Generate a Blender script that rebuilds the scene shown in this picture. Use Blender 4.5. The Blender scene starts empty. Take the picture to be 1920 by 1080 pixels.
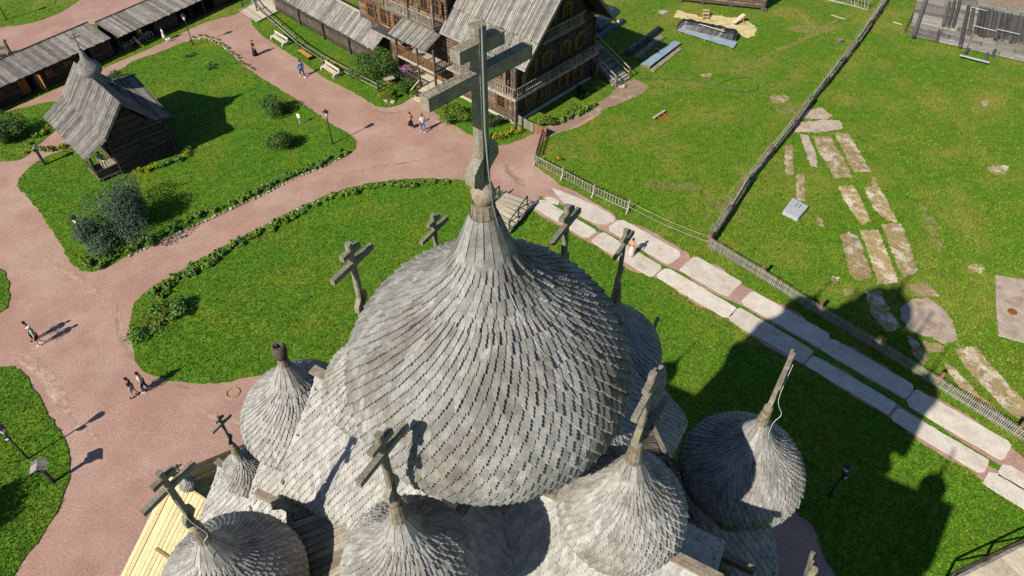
import bpy, bmesh, math, random
import numpy as np
from mathutils import Vector, Matrix, noise as mnoise
from mathutils.geometry import tessellate_polygon

# ------------------------------------------------------------------ camera, sky, sun, exposure
SC = bpy.context.scene
COL = SC.collection
CAM_H = 36.0
PITCH = math.radians(45.6)
FPX = 1331.0                         # focal length in pixels of a 1920 px wide frame
cam_d = bpy.data.cameras.new('camera')
cam_d.sensor_width = 36.0
cam_d.lens = 36.0 * FPX / 1920.0
cam_d.clip_start = 0.1
cam_d.clip_end = 2000.0
cam = bpy.data.objects.new('camera', cam_d)
COL.objects.link(cam)
cam.location = (0, 0, CAM_H)
cam.rotation_euler = (math.pi / 2 - PITCH, 0, 0)
SC.camera = cam

SUN_ELEV = 37.4
SHADOW_DIR = 46.5                    # ground direction the shadows fall to, degrees from +x
world = bpy.data.worlds.new('World')
SC.world = world
world.use_nodes = True
wn = world.node_tree.nodes
wl = world.node_tree.links
wn.clear()
sky = wn.new('ShaderNodeTexSky')
sky.sky_type = 'NISHITA'
sky.sun_disc = False
sky.sun_elevation = math.radians(SUN_ELEV)
# the sun stands opposite to where the shadows fall; sun_rotation is measured clockwise from +y
sky.sun_rotation = math.radians(90 - (SHADOW_DIR + 180))
sky.air_density = 1.0
sky.dust_density = 0.3
sky.ozone_density = 4.0
bg = wn.new('ShaderNodeBackground')
bg.inputs['Strength'].default_value = 0.065
wo = wn.new('ShaderNodeOutputWorld')
wl.new(sky.outputs[0], bg.inputs['Color'])
wl.new(bg.outputs[0], wo.inputs['Surface'])

sun_d = bpy.data.lights.new('sun', 'SUN')
sun_d.energy = 5.0
sun_d.angle = math.radians(0.53)
sun_d.color = (1.0, 0.915, 0.785)
sun = bpy.data.objects.new('sun', sun_d)
COL.objects.link(sun)
_sd = math.radians(SHADOW_DIR)
_se = math.radians(SUN_ELEV)
sun.rotation_euler = Vector((math.cos(_sd) * math.cos(_se), math.sin(_sd) * math.cos(_se), -math.sin(_se))).to_track_quat('-Z', 'Y').to_euler()
sun.location = (-60, -60, 90)
SC.view_settings.view_transform = 'Standard'
SC.view_settings.look = 'None'
SC.view_settings.exposure = 0.42
SC.view_settings.gamma = 1.0
SC.view_settings.use_curve_mapping = False

# ------------------------------------------------------------------ helpers
RND = random.Random(11)
NR = np.random.default_rng(5)
_cp, _sp = math.cos(PITCH), math.sin(PITCH)


def G(u, v, z=0.0):
    """ground point (or point at height z) seen at photograph position u, v"""
    a = (u - 960) / FPX
    b = (540 - v) / FPX
    d = (a, _cp + b * _sp, -_sp + b * _cp)
    t = (z - CAM_H) / d[2]
    return Vector((d[0] * t, d[1] * t, z))


def PX(p):
    d = np.array(p, float) - np.array([0, 0, CAM_H])
    zc = d[..., 1] * _cp - d[..., 2] * _sp
    yc = d[..., 1] * _sp + d[..., 2] * _cp
    return 960 + FPX * d[..., 0] / zc, 540 - FPX * yc / zc, zc


def D(a):
    a = math.radians(a)
    return Vector((math.cos(a), math.sin(a), 0))


class Fr:
    """a horizontal frame: origin, x axis at angle a"""
    def __init__(s, o, a):
        s.o = Vector(o)
        s.a = a
        s.x = D(a)
        s.y = D(a + 90)

    def __call__(s, x, y, z=0.0):
        return s.o + s.x * x + s.y * y + Vector((0, 0, z))


BASE = {}


def base_of(o):
    return BASE.get(o.name, Vector((0, 0, 0))) if o else Vector((0, 0, 0))


def empty(name, loc, label, cat, group=None):
    o = bpy.data.objects.new(name, None)
    o.empty_display_size = 0.3
    COL.objects.link(o)
    o.location = loc
    BASE[o.name] = Vector(loc)
    tag(o, label, cat, group)
    return o


def tag(o, label=None, cat=None, group=None, kind=None):
    if label: o['label'] = label
    if cat: o['category'] = cat
    if group: o['group'] = group
    if kind: o['kind'] = kind
    return o


def link(name, me, parent=None, mat=None):
    o = bpy.data.objects.new(name, me)
    COL.objects.link(o)
    if mat and me and not me.materials:
        me.materials.append(mat)
    if parent:
        o.parent = parent
        BASE[o.name] = base_of(parent)
    return o


def mesh_np(name, verts, faces_flat, sizes, mat, tint=None, smooth=False):
    me = bpy.data.meshes.new(name)
    nv = len(verts)
    me.vertices.add(nv)
    me.vertices.foreach_set('co', np.asarray(verts, np.float32).ravel())
    me.loops.add(len(faces_flat))
    me.loops.foreach_set('vertex_index', np.asarray(faces_flat, np.int32))
    me.polygons.add(len(sizes))
    sizes = np.asarray(sizes, np.int32)
    starts = np.concatenate([[0], np.cumsum(sizes)[:-1]]).astype(np.int32)
    me.polygons.foreach_set('loop_start', starts)
    me.polygons.foreach_set('use_smooth', np.full(len(sizes), bool(smooth)))
    me.update(calc_edges=True)
    if tint is not None:
        at = me.attributes.new('tint', 'FLOAT', 'FACE')
        at.data.foreach_set('value', np.asarray(tint, np.float32))
    if mat:
        me.materials.append(mat)
    return me


class MB:
    def __init__(s):
        s.v = []
        s.f = []
        s.t = []

    def add(s, vs, fs, tint=None):
        n = len(s.v)
        s.v.extend([tuple(x) for x in vs])
        t = RND.random() if tint is None else tint
        for f in fs:
            s.f.append([i + n for i in f])
            s.t.append(t)
        return s

    def box(s, c, dx, dy, dz, hx=0.0, tint=None, M=None):
        """box centred at c with full sizes; hx heading in degrees, or M a 3x3 matrix"""
        c = Vector(c)
        if M is None:
            M = Matrix.Rotation(math.radians(hx), 3, 'Z')
        vs = [c + M @ Vector((x * dx / 2, y * dy / 2, z * dz / 2)) for z in (-1, 1) for y in (-1, 1) for x in (-1, 1)]
        return s.add(vs, [(0, 2, 3, 1), (4, 5, 7, 6), (0, 1, 5, 4), (2, 6, 7, 3), (0, 4, 6, 2), (1, 3, 7, 5)], tint)

    def beam(s, a, b, w, h, up=(0, 0, 1), tint=None):
        a = Vector(a)
        b = Vector(b)
        M = axes(b - a, up)
        return s.box((a + b) / 2, (b - a).length, w, h, M=M, tint=tint)

    def tube(s, pts, rad, n=8, cap=True, tint=None):
        pts = [Vector(p) for p in pts]
        if not hasattr(rad, '__len__'):
            rad = [rad] * len(pts)
        vs = []
        pr = None
        for i, p in enumerate(pts):
            t = (pts[min(i + 1, len(pts) - 1)] - pts[max(i - 1, 0)]).normalized()
            if pr is None:
                pr = t.orthogonal().normalized()
            pr = (pr - t * pr.dot(t)).normalized()
            q = t.cross(pr)
            for k in range(n):
                a = 2 * math.pi * k / n
                vs.append(p + (pr * math.cos(a) + q * math.sin(a)) * rad[i])
        fs = []
        for i in range(len(pts) - 1):
            for k in range(n):
                k2 = (k + 1) % n
                fs.append((i * n + k, i * n + k2, (i + 1) * n + k2, (i + 1) * n + k))
        if cap:
            fs.append(tuple(reversed(range(n))))
            fs.append(tuple((len(pts) - 1) * n + k for k in range(n)))
        return s.add(vs, fs, tint)

    def lathe(s, c, prof, n=20, tint=None):
        """prof: list of (radius, z) from top to bottom, z absolute"""
        vs = []
        for r, z in prof:
            for k in range(n):
                a = 2 * math.pi * k / n
                vs.append((c[0] + r * math.cos(a), c[1] + r * math.sin(a), z))
        fs = []
        for i in range(len(prof) - 1):
            for k in range(n):
                k2 = (k + 1) % n
                fs.append((i * n + k, (i + 1) * n + k, (i + 1) * n + k2, i * n + k2))
        fs.append(tuple(range(n)))
        fs.append(tuple((len(prof) - 1) * n + k for k in reversed(range(n))))
        return s.add(vs, fs, tint)

    def prism(s, pts, off, tint=None):
        """polygon pts (3D) extruded by vector off"""
        off = Vector(off)
        pts = [Vector(p) for p in pts]
        n = len(pts)
        vs = pts + [p + off for p in pts]
        fs = [tuple(range(n)), tuple(n + k for k in reversed(range(n)))]
        fs += [(k, n + k, n + (k + 1) % n, (k + 1) % n) for k in range(n)]
        return s.add(vs, fs, tint)

    def quad(s, a, b, c, d, tint=None):
        return s.add([a, b, c, d], [(0, 1, 2, 3)], tint)

    def build(s, name, mat, parent=None, smooth=False, local=False):
        v = np.array([tuple(x) for x in s.v], np.float64).reshape(-1, 3)
        if not local:
            b = base_of(parent)
            v = v - np.array([b.x, b.y, b.z])
        flat = [i for f in s.f for i in f]
        me = mesh_np(name, v, flat, [len(f) for f in s.f], mat, s.t, smooth)
        bm = bmesh.new()
        bm.from_mesh(me)
        bmesh.ops.recalc_face_normals(bm, faces=bm.faces)
        bm.to_mesh(me)
        bm.free()
        return link(name, me, parent)


def axes(x, up=(0, 0, 1)):
    x = Vector(x).normalized()
    up = Vector(up)
    y = up.cross(x)
    if y.length < 1e-5:
        y = Vector((0, 1, 0)).cross(x) if abs(x.y) < .9 else Vector((1, 0, 0)).cross(x)
    y.normalize()
    z = x.cross(y)
    return Matrix((x, y, z)).transposed()


_unit = {}


def unit_mesh(kind, mat):
    k = (kind, mat.name)
    if k in _unit:
        return _unit[k]
    m = MB()
    if kind == 'log':                                     # along x, -0.5..0.5, radius 1
        m.tube([(-.5, 0, 0), (.5, 0, 0)], 1.0, 8)
    elif kind == 'plank':
        e = .46
        vs = [(-.5, -.5, -.5), (.5, -.5, -.5), (.5, .5, -.5), (-.5, .5, -.5), (-.5, -.5, .3), (.5, -.5, .3), (.5, .5, .3), (-.5, .5, .3),
              (-.5, -.42, .5), (.5, -.42, .5), (.5, .42, .5), (-.5, .42, .5)]
        m.add(vs, [(0, 3, 2, 1), (0, 1, 5, 4), (2, 3, 7, 6), (1, 2, 6, 10, 9, 5), (3, 0, 4, 8, 11, 7), (4, 5, 9, 8), (6, 7, 11, 10), (8, 9, 10, 11)], .5)
    me = bpy.data.meshes.new(kind)
    bm = bmesh.new()
    vs = [bm.verts.new(v) for v in m.v]
    for f in m.f:
        bm.faces.new([vs[i] for i in f])
    bmesh.ops.recalc_face_normals(bm, faces=bm.faces)
    if kind == 'log':
        for f in bm.faces:
            f.smooth = len(f.verts) == 4
    else:
        for f in bm.faces:
            f.smooth = False
    bm.to_mesh(me)
    bm.free()
    me.materials.append(mat)
    _unit[k] = me
    return me


def piece(name, kind, mat, a, b, w, h, parent, up=(0, 0, 1)):
    """a shared unit piece stretched from a to b (world), w wide, h thick"""
    a = Vector(a)
    b = Vector(b)
    o = bpy.data.objects.new(name, unit_mesh(kind, mat))
    COL.objects.link(o)
    o.parent = parent
    M = axes(b - a, up).to_4x4()
    c = (a + b) / 2 - base_of(parent)
    o.matrix_basis = Matrix.Translation(c) @ M @ Matrix.Diagonal(((b - a).length, w, h, 1))
    return o


def rot_copy(proto, name, loc, rz, parent=None, scale=1.0):
    c = proto.copy()
    COL.objects.link(c)
    c.name = name
    c.parent = parent
    c.location = loc
    c.rotation_euler = (0, 0, rz)
    c.scale = (scale,) * 3
    return c


def copy_tree(o, parent=None):
    c = o.copy()
    COL.objects.link(c)
    c.parent = parent
    for ch in o.children:
        copy_tree(ch, c)
    return c


def spline(pts, step, closed=True):
    P = [Vector((p[0], p[1])) for p in pts]
    n = len(P)
    out = []
    rng = range(n) if closed else range(n - 1)
    for i in rng:
        if closed:
            p0, p1, p2, p3 = P[i - 1], P[i], P[(i + 1) % n], P[(i + 2) % n]
        else:
            p0, p1, p2, p3 = P[max(i - 1, 0)], P[i], P[i + 1], P[min(i + 2, n - 1)]
        k = max(1, min(60, int((p2 - p1).length / step)))
        for j in range(k):
            t = j / k
            out.append(.5 * ((2 * p1) + (p2 - p0) * t + (2 * p0 - 5 * p1 + 4 * p2 - p3) * t * t + (3 * p1 - p0 - 3 * p2 + p3) * t ** 3))
    if not closed:
        out.append(P[-1])
    return out


def ragged(px, step=.4, amp=.06, seed=0, smooth=True):
    g = [G(*p) for p in px]
    s = spline(g, step) if smooth else [Vector((p.x, p.y)) for p in g]
    r = random.Random(seed)
    return [Vector((p.x + (r.random() - .5) * 2 * amp, p.y + (r.random() - .5) * 2 * amp)) for p in s]


def jag(px, step=.3, amp=.05, seed=0, grow=1.0):
    """straight-edged outline with a chipped edge"""
    g = [G(*p) for p in px]
    c = sum(g, Vector()) / len(g)
    g = [c + (p - c) * grow for p in g]
    r = random.Random(seed)
    out = []
    for a, b in zip(g, g[1:] + g[:1]):
        k = max(1, int((b - a).length / step))
        for j in range(k):
            p = a.lerp(b, j / k)
            out.append(Vector((p.x + r.uniform(-amp, amp), p.y + r.uniform(-amp, amp))))
    return out


def sheet(name, pts, z, mat, skirt=0.0, parent=None):
    """flat polygon sheet at height z (pts are 2D world points), with a skirt down"""
    n = len(pts)
    tri = tessellate_polygon([[Vector((p.x, p.y, 0)) for p in pts]])
    vs = [(p.x, p.y, z) for p in pts]
    fs = []
    for t in tri:
        a, b, c = (Vector((pts[i].x, pts[i].y)) for i in t)
        fs.append(tuple(t) if (b - a).cross(c - a) > 0 else (t[0], t[2], t[1]))
    if skirt:
        vs += [(p.x, p.y, z - skirt) for p in pts]
        fs += [(k, (k + 1) % n, n + (k + 1) % n, n + k) for k in range(n)]
    b = base_of(parent)
    me = mesh_np(name, np.array(vs) - np.array([b.x, b.y, b.z]), [i for f in fs for i in f], [len(f) for f in fs], mat, [RND.random()] * len(fs))
    return link(name, me, parent)


def inside(poly, x, y):
    px = np.array([p.x for p in poly])
    py = np.array([p.y for p in poly])
    res = np.zeros(len(x), bool)
    j = len(px) - 1
    for i in range(len(px)):
        c = ((py[i] > y) != (py[j] > y))
        with np.errstate(divide='ignore', invalid='ignore'):
            xi = (px[j] - px[i]) * (y - py[i]) / (py[j] - py[i] + 1e-12) + px[i]
        res ^= c & (x < xi)
        j = i
    return res

# ------------------------------------------------------------------ materials


def mat(name, c1, c2=None, scale=3.0, rough=.85, tint=.35, bump=.25, bscale=None, detail=4.0, c3=None, s3=.35, t3=(.5, .65), metal=0.0, spec=.25, stretch=None, fine=0.0, fscale=25, grain=0.0):
    """procedural surface: c1/c2 mixed by noise, c3 blotches, brightness varied per piece"""
    m = bpy.data.materials.new(name)
    m.use_nodes = True
    N = m.node_tree.nodes
    L = m.node_tree.links
    b = N['Principled BSDF']
    b.inputs['Roughness'].default_value = rough
    b.inputs['Metallic'].default_value = metal
    b.inputs['Specular IOR Level'].default_value = spec
    geo = N.new('ShaderNodeNewGeometry')
    pos = geo.outputs['Position']
    if stretch:
        mp = N.new('ShaderNodeMapping')
        mp.inputs['Scale'].default_value = stretch
        L.new(pos, mp.inputs['Vector'])
        pos = mp.outputs[0]
    n1 = N.new('ShaderNodeTexNoise')
    n1.inputs['Scale'].default_value = scale
    n1.inputs['Detail'].default_value = detail
    n1.inputs['Roughness'].default_value = .65
    L.new(pos, n1.inputs['Vector'])
    rmp = N.new('ShaderNodeValToRGB')
    rmp.color_ramp.elements[0].position = .36
    rmp.color_ramp.elements[1].position = .64
    rmp.color_ramp.elements[0].color = (*(c2 or c1), 1)
    rmp.color_ramp.elements[1].color = (*c1, 1)
    L.new(n1.outputs[0], rmp.inputs[0])
    col = rmp.outputs[0]
    if c3:
        n3 = N.new('ShaderNodeTexNoise')
        n3.inputs['Scale'].default_value = s3
        n3.inputs['Detail'].default_value = 5
        n3.inputs['Roughness'].default_value = .7
        L.new(geo.outputs['Position'], n3.inputs['Vector'])
        mr = N.new('ShaderNodeMapRange')
        mr.inputs[1].default_value = t3[0]
        mr.inputs[2].default_value = t3[1]
        L.new(n3.outputs[0], mr.inputs[0])
        mx = N.new('ShaderNodeMix')
        mx.data_type = 'RGBA'
        L.new(mr.outputs[0], mx.inputs[0])
        L.new(col, mx.inputs[6])
        mx.inputs[7].default_value = (*c3, 1)
        col = mx.outputs[2]
    if fine:
        nf = N.new('ShaderNodeTexNoise')
        nf.inputs['Scale'].default_value = fscale
        nf.inputs['Detail'].default_value = 3
        L.new(geo.outputs['Position'], nf.inputs['Vector'])
        fr = N.new('ShaderNodeMapRange')
        fr.inputs[1].default_value = .3
        fr.inputs[2].default_value = .7
        fr.inputs[3].default_value = 1 - fine
        fr.inputs[4].default_value = 1 + fine
        L.new(nf.outputs[0], fr.inputs[0])
        mf = N.new('ShaderNodeVectorMath')
        mf.operation = 'SCALE'
        L.new(col, mf.inputs[0])
        L.new(fr.outputs[0], mf.inputs['Scale'])
        col = mf.outputs[0]
    if grain:                                             # streaks along a board (unit pieces run along x)
        tc = N.new('ShaderNodeTexCoord')
        oi0 = N.new('ShaderNodeObjectInfo')
        mp0 = N.new('ShaderNodeMapping')
        mp0.inputs['Scale'].default_value = (1.6, 5.0, .6)
        L.new(tc.outputs['Object'], mp0.inputs['Vector'])
        cx = N.new('ShaderNodeCombineXYZ')
        mm = N.new('ShaderNodeMath')
        mm.operation = 'MULTIPLY'
        mm.inputs[1].default_value = 57.0
        L.new(oi0.outputs['Random'], mm.inputs[0])
        L.new(mm.outputs[0], cx.inputs[0])
        L.new(mm.outputs[0], cx.inputs[2])
        L.new(cx.outputs[0], mp0.inputs['Location'])
        ng = N.new('ShaderNodeTexNoise')
        ng.inputs['Scale'].default_value = 1.5
        ng.inputs['Detail'].default_value = 3
        L.new(mp0.outputs[0], ng.inputs['Vector'])
        gr_ = N.new('ShaderNodeMapRange')
        gr_.inputs[1].default_value = .3
        gr_.inputs[2].default_value = .7
        gr_.inputs[3].default_value = 1 - grain
        gr_.inputs[4].default_value = 1 + grain
        L.new(ng.outputs[0], gr_.inputs[0])
        mg = N.new('ShaderNodeVectorMath')
        mg.operation = 'SCALE'
        L.new(col, mg.inputs[0])
        L.new(gr_.outputs[0], mg.inputs['Scale'])
        col = mg.outputs[0]
    if tint:
        at = N.new('ShaderNodeAttribute')
        at.attribute_name = 'tint'
        oi = N.new('ShaderNodeObjectInfo')
        ad = N.new('ShaderNodeMath')
        ad.operation = 'ADD'
        L.new(at.outputs['Fac'], ad.inputs[0])
        L.new(oi.outputs['Random'], ad.inputs[1])
        fr = N.new('ShaderNodeMath')
        fr.operation = 'FRACT'
        L.new(ad.outputs[0], fr.inputs[0])
        mr2 = N.new('ShaderNodeMapRange')
        mr2.inputs[3].default_value = 1 - tint
        mr2.inputs[4].default_value = 1 + tint
        L.new(fr.outputs[0], mr2.inputs[0])
        mt = N.new('ShaderNodeVectorMath')
        mt.operation = 'SCALE'
        L.new(col, mt.inputs[0])
        L.new(mr2.outputs[0], mt.inputs['Scale'])
        col = mt.outputs[0]
    L.new(col, b.inputs['Base Color'])
    if bump:
        nb = N.new('ShaderNodeTexNoise')
        nb.inputs['Scale'].default_value = bscale or scale * 4
        nb.inputs['Detail'].default_value = 4
        L.new(pos, nb.inputs['Vector'])
        bp = N.new('ShaderNodeBump')
        bp.inputs['Strength'].default_value = bump
        bp.inputs['Distance'].default_value = .03
        L.new(nb.outputs[0], bp.inputs['Height'])
        L.new(bp.outputs[0], b.inputs['Normal'])
    return m


M = {}
M['shingle'] = mat('shingle_wood', (.298, .296, .284), (.205, .203, .194), 7, tint=.2, c3=(.115, .104, .080), s3=1.1, t3=(.46, .72), bump=.35, bscale=60, fine=.16, fscale=34, spec=.15)
M['shingle_mid'] = mat('small_dome_shingles', (.365, .360, .343), (.262, .258, .244), 7, tint=.22, c3=(.16, .146, .115), s3=1.6, t3=(.48, .74), bump=.35, bscale=60, fine=.16, fscale=34, spec=.15)
M['shingle_pale'] = mat('pale_roof_shingles', (.395, .387, .365), (.30, .293, .276), 7, tint=.2, c3=(.24, .225, .195), s3=1.4, t3=(.5, .75), bump=.35, bscale=60, fine=.14, fscale=34, spec=.15)
M['shingle_core'] = mat('dome_boards', (.05, .045, .04), (.03, .028, .025), 5, tint=0)
M['cross'] = mat('cross_timber', (.25, .23, .185), (.16, .15, .125), 9, tint=.15, c3=(.22, .20, .10), s3=5, t3=(.52, .68), bump=.5, bscale=40, fine=.25, fscale=50)
M['neck'] = mat('neck_boards', (.27, .235, .18), (.17, .14, .10), 10, tint=.2, bump=.4, bscale=50, fine=.2)
M['roof'] = mat('weathered_planks', (.27, .255, .23), (.18, .168, .15), 2, tint=.42, bump=.3, fine=.14, fscale=12, grain=.3)
M['roof_old'] = mat('old_dark_planks', (.185, .18, .165), (.115, .11, .10), 2, tint=.42, bump=.3, fine=.14, fscale=12, grain=.3)
M['roof_brown'] = mat('weathered_brown_planks', (.28, .245, .19), (.18, .155, .115), 2, tint=.42, bump=.3, fine=.14, fscale=12, grain=.3)
M['log'] = mat('log_timber', (.17, .13, .095), (.095, .072, .052), 2, tint=.4, bump=.4, fine=.12, fscale=9, grain=.3)
M['log_dark'] = mat('dark_log_timber', (.085, .068, .054), (.045, .036, .030), 2, tint=.4, bump=.4, fine=.15, fscale=9, grain=.3)
M['log_grey'] = mat('grey_log_timber', (.115, .11, .105), (.06, .057, .054), 4, tint=.35, bump=.5, fine=.3, fscale=12)
M['new_wood'] = mat('fresh_planks', (.60, .48, .285), (.52, .405, .225), 3, tint=.13, bump=.15, c3=(.36, .23, .10), s3=6, t3=(.62, .69), fine=.1, grain=.14)
M['new_wood_brown'] = mat('brown_and_shade_planks', (.33, .25, .105), (.25, .185, .075), 4, tint=.2, bump=.2)  # brown boards; on the gallery roof this brown also stands in for shade
M['carved'] = mat('carved_orange_wood', (.20, .095, .034), (.11, .052, .02), 8, tint=.4)
M['orange_wood'] = mat('varnished_wood', (.50, .22, .06), (.38, .15, .04), 6, tint=.2)
M['glass'] = mat('window_glass', (.02, .025, .03), None, 3, rough=.12, tint=0, bump=0, spec=.6)
M['deck'] = mat('deck_planks', (.52, .46, .36), (.40, .35, .27), 4, tint=.2, bump=.25, fine=.15)
M['pale_wood'] = mat('pale_bench_wood', (.52, .48, .38), (.42, .38, .30), 5, tint=.15)
M['picket'] = mat('picket_wood', (.30, .285, .24), (.19, .18, .15), 7, tint=.25)
M['stick'] = mat('brushwood', (.36, .33, .27), (.22, .20, .16), 7, tint=.35)
M['post_red'] = mat('reddish_post', (.26, .13, .075), (.16, .085, .05), 6, tint=.2)
M['iron'] = mat('black_iron', (.018, .018, .02), None, 6, rough=.5, tint=.1, bump=.1, spec=.4)
M['steel'] = mat('galvanised_wire', (.36, .40, .44), None, 6, rough=.45, tint=.05, bump=0, metal=.6)
M['lamp_glass'] = mat('lantern_glass', (.62, .64, .64), None, 4, rough=.2, tint=0, bump=0, spec=.6)
M['gravel'] = mat('pink_gravel', (.382, .232, .187), (.318, .190, .152), .35, tint=.0, bump=.5, bscale=9, c3=(.45, .325, .262), s3=.16, t3=(.46, .74), fine=.2, fscale=9, detail=10)
M['rut'] = mat('washed_grit', (.42, .30, .235), (.30, .195, .15), 1.6, tint=.25, bump=.6, bscale=9, c3=(.24, .16, .12), s3=1.1, t3=(.5, .66), fine=.2, fscale=10)
M['dirt'] = mat('dirt_path', (.30, .215, .155), (.235, .165, .115), 1.3, tint=0, bump=.5, bscale=8, c3=(.40, .36, .29), s3=.6, t3=(.55, .7), fine=.2, fscale=9)
M['lawn'] = mat('lawn_grass', (.080, .178, .007), (.043, .124, .004), 1.5, tint=0, bump=.9, bscale=9, c3=(.165, .185, .012), s3=.2, t3=(.48, .8), fine=.55, fscale=8, detail=9)
M['meadow'] = mat('meadow_grass', (.108, .190, .009), (.060, .135, .005), 1.5, tint=0, bump=.9, bscale=9, c3=(.235, .205, .04), s3=.16, t3=(.47, .72), fine=.55, fscale=8, detail=9)
M['blades'] = mat('grass_blades', (.120, .250, .013), (.062, .165, .007), 1.4, tint=.58, bump=0, c3=(.235, .235, .03), s3=.18, t3=(.48, .75), spec=.2)
M['dry'] = mat('dry_turf', (.37, .275, .15), (.25, .20, .085), 1.5, tint=.15, bump=.8, bscale=9, c3=(.52, .445, .35), s3=.75, t3=(.50, .60), fine=.3, fscale=9)
M['trodden'] = mat('trodden_grass', (.20, .185, .06), (.125, .15, .02), 1.6, tint=.1, bump=.8, bscale=9, c3=(.30, .235, .13), s3=.9, t3=(.52, .68), fine=.45, fscale=9)
M['concrete'] = mat('pale_concrete', (.60, .55, .475), (.49, .44, .375), 1.1, tint=.08, bump=.35, bscale=14, c3=(.40, .31, .245), s3=.7, t3=(.57, .72), fine=.12, fscale=12)
M['old_concrete'] = mat('old_concrete', (.47, .395, .33), (.36, .29, .23), 1.0, tint=.1, bump=.4, bscale=10, c3=(.30, .20, .155), s3=.9, t3=(.5, .66), fine=.15)
M['rust'] = mat('rusty_iron', (.25, .085, .03), (.16, .05, .02), 6, tint=.1)
M['stone'] = mat('field_stone', (.40, .37, .31), (.25, .23, .19), 6, tint=.4, bump=.4)
M['leaf'] = mat('shrub_leaves', (.062, .125, .02), (.036, .082, .012), 4, tint=.5, bump=0, spec=.3, rough=.6)
M['leaf_dark'] = mat('dark_shrub_leaves', (.04, .075, .02), (.022, .047, .012), 4, tint=.5, bump=0, spec=.3, rough=.6)
M['leaf_blue'] = mat('blue_green_needles', (.085, .135, .088), (.045, .078, .052), 5, tint=.5, bump=0, spec=.2)
M['leaf_bright'] = mat('bright_border_leaves', (.13, .20, .016), (.085, .15, .012), 3, tint=.45, bump=0, spec=.3, rough=.6)
M['leaf_hosta'] = mat('hosta_leaves', (.085, .17, .03), (.055, .125, .018), 3, tint=.45, bump=0, spec=.3, rough=.6)
M['leaf_yellow'] = mat('yellow_green_leaves', (.24, .24, .015), (.16, .18, .012), 3, tint=.4, bump=0)
M['trunk'] = mat('bark', (.09, .07, .05), (.05, .04, .03), 6, tint=.2)
M['tarp_black'] = mat('black_tarpaulin', (.016, .017, .02), (.010, .011, .014), 3, rough=.42, tint=.2, bump=.5, bscale=4, spec=.5)
M['tarp_blue'] = mat('dark_blue_tarpaulin', (.03, .045, .075), (.02, .028, .05), 3, rough=.4, tint=.2, bump=.8, bscale=5, spec=.5)
M['zinc'] = mat('zinc_sheet', (.42, .52, .60), (.34, .43, .52), 1.0, rough=.35, tint=.06, bump=.15, metal=.35, spec=.5)
M['sand'] = mat('sawdust', (.62, .53, .30), (.48, .42, .20), 1.4, tint=0, bump=.6, bscale=9, c3=(.16, .17, .03), s3=1.0, t3=(.55, .68), fine=.15)
M['white'] = mat('white_paint', (.72, .72, .70), None, 4, tint=.06, bump=.05)
M['red'] = mat('red_paint', (.55, .05, .025), None, 4, tint=.05, bump=0)
M['bluegrey'] = mat('grey_boards', (.40, .42, .45), (.33, .35, .38), 3, tint=.08, bump=.1)
M['pink_flower'] = mat('pink_petals', (.55, .28, .50), (.45, .16, .36), 10, tint=.3, bump=0)
M['red_flower'] = mat('red_petals', (.55, .04, .06), (.45, .02, .10), 10, tint=.3, bump=0)
M['orange_flower'] = mat('orange_petals', (.75, .26, .02), (.7, .18, .02), 10, tint=.3, bump=0)
M['skin'] = mat('skin', (.50, .29, .20), None, 5, tint=.05, bump=0, rough=.6)
M['hair'] = mat('dark_hair', (.030, .018, .012), None, 5, tint=.1, bump=0)
M['cable'] = mat('pale_cable', (.62, .64, .64), None, 4, tint=0, bump=0, rough=.5)
M['hose'] = mat('green_hose', (.05, .14, .06), None, 4, tint=0, bump=0, rough=.5)


def cloth(name, c):
    k = 'cloth_' + name
    if k not in M:
        M[k] = mat(name + '_cloth', c, tuple(x * .8 for x in c), 12, tint=.05, bump=.1)
    return M[k]


def struct(o):
    o['kind'] = 'structure'
    return o

# ------------------------------------------------------------------ ground, paths, lawns
gm = MB()
gm.quad((-600, -300, 0), (600, -300, 0), (600, 900, 0), (-600, 900, 0), 0)
struct(gm.build('ground', M['meadow']))

gravel_poly = ragged([(-420, 340), (-60, 235), (0, 212), (50, 192), (110, 165), (190, 130), (265, 98), (330, 68), (385, 43), (440, 28), (480, 18), (600, 90), (720, 150), (830, 160),
                      (940, 225), (1000, 240), (1040, 232), (1090, 205), (1120, 200), (1128, 210), (1090, 235), (1045, 250), (1022, 262), (1003, 290), (1006, 312), (1050, 348), (1045, 372), (1010, 398), (1000, 480), (1010, 700),
                      (1300, 900), (1490, 950), (1530, 1000), (1580, 1090), (1700, 1500), (-700, 1700), (-700, 900)], .5, .07, 1)
struct(sheet('gravel_path', gravel_poly, .006, M['gravel']))
road_poly = ragged([(-260, 95), (-40, 62), (0, 52), (60, 43), (110, 25), (160, -5), (250, -60), (420, -90), (330, -40), (280, 0), (190, 40), (110, 68), (50, 92), (0, 110), (-120, 150), (-260, 190)], .8, .1, 2)
struct(sheet('road', road_poly, .006, M['gravel']))

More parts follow.
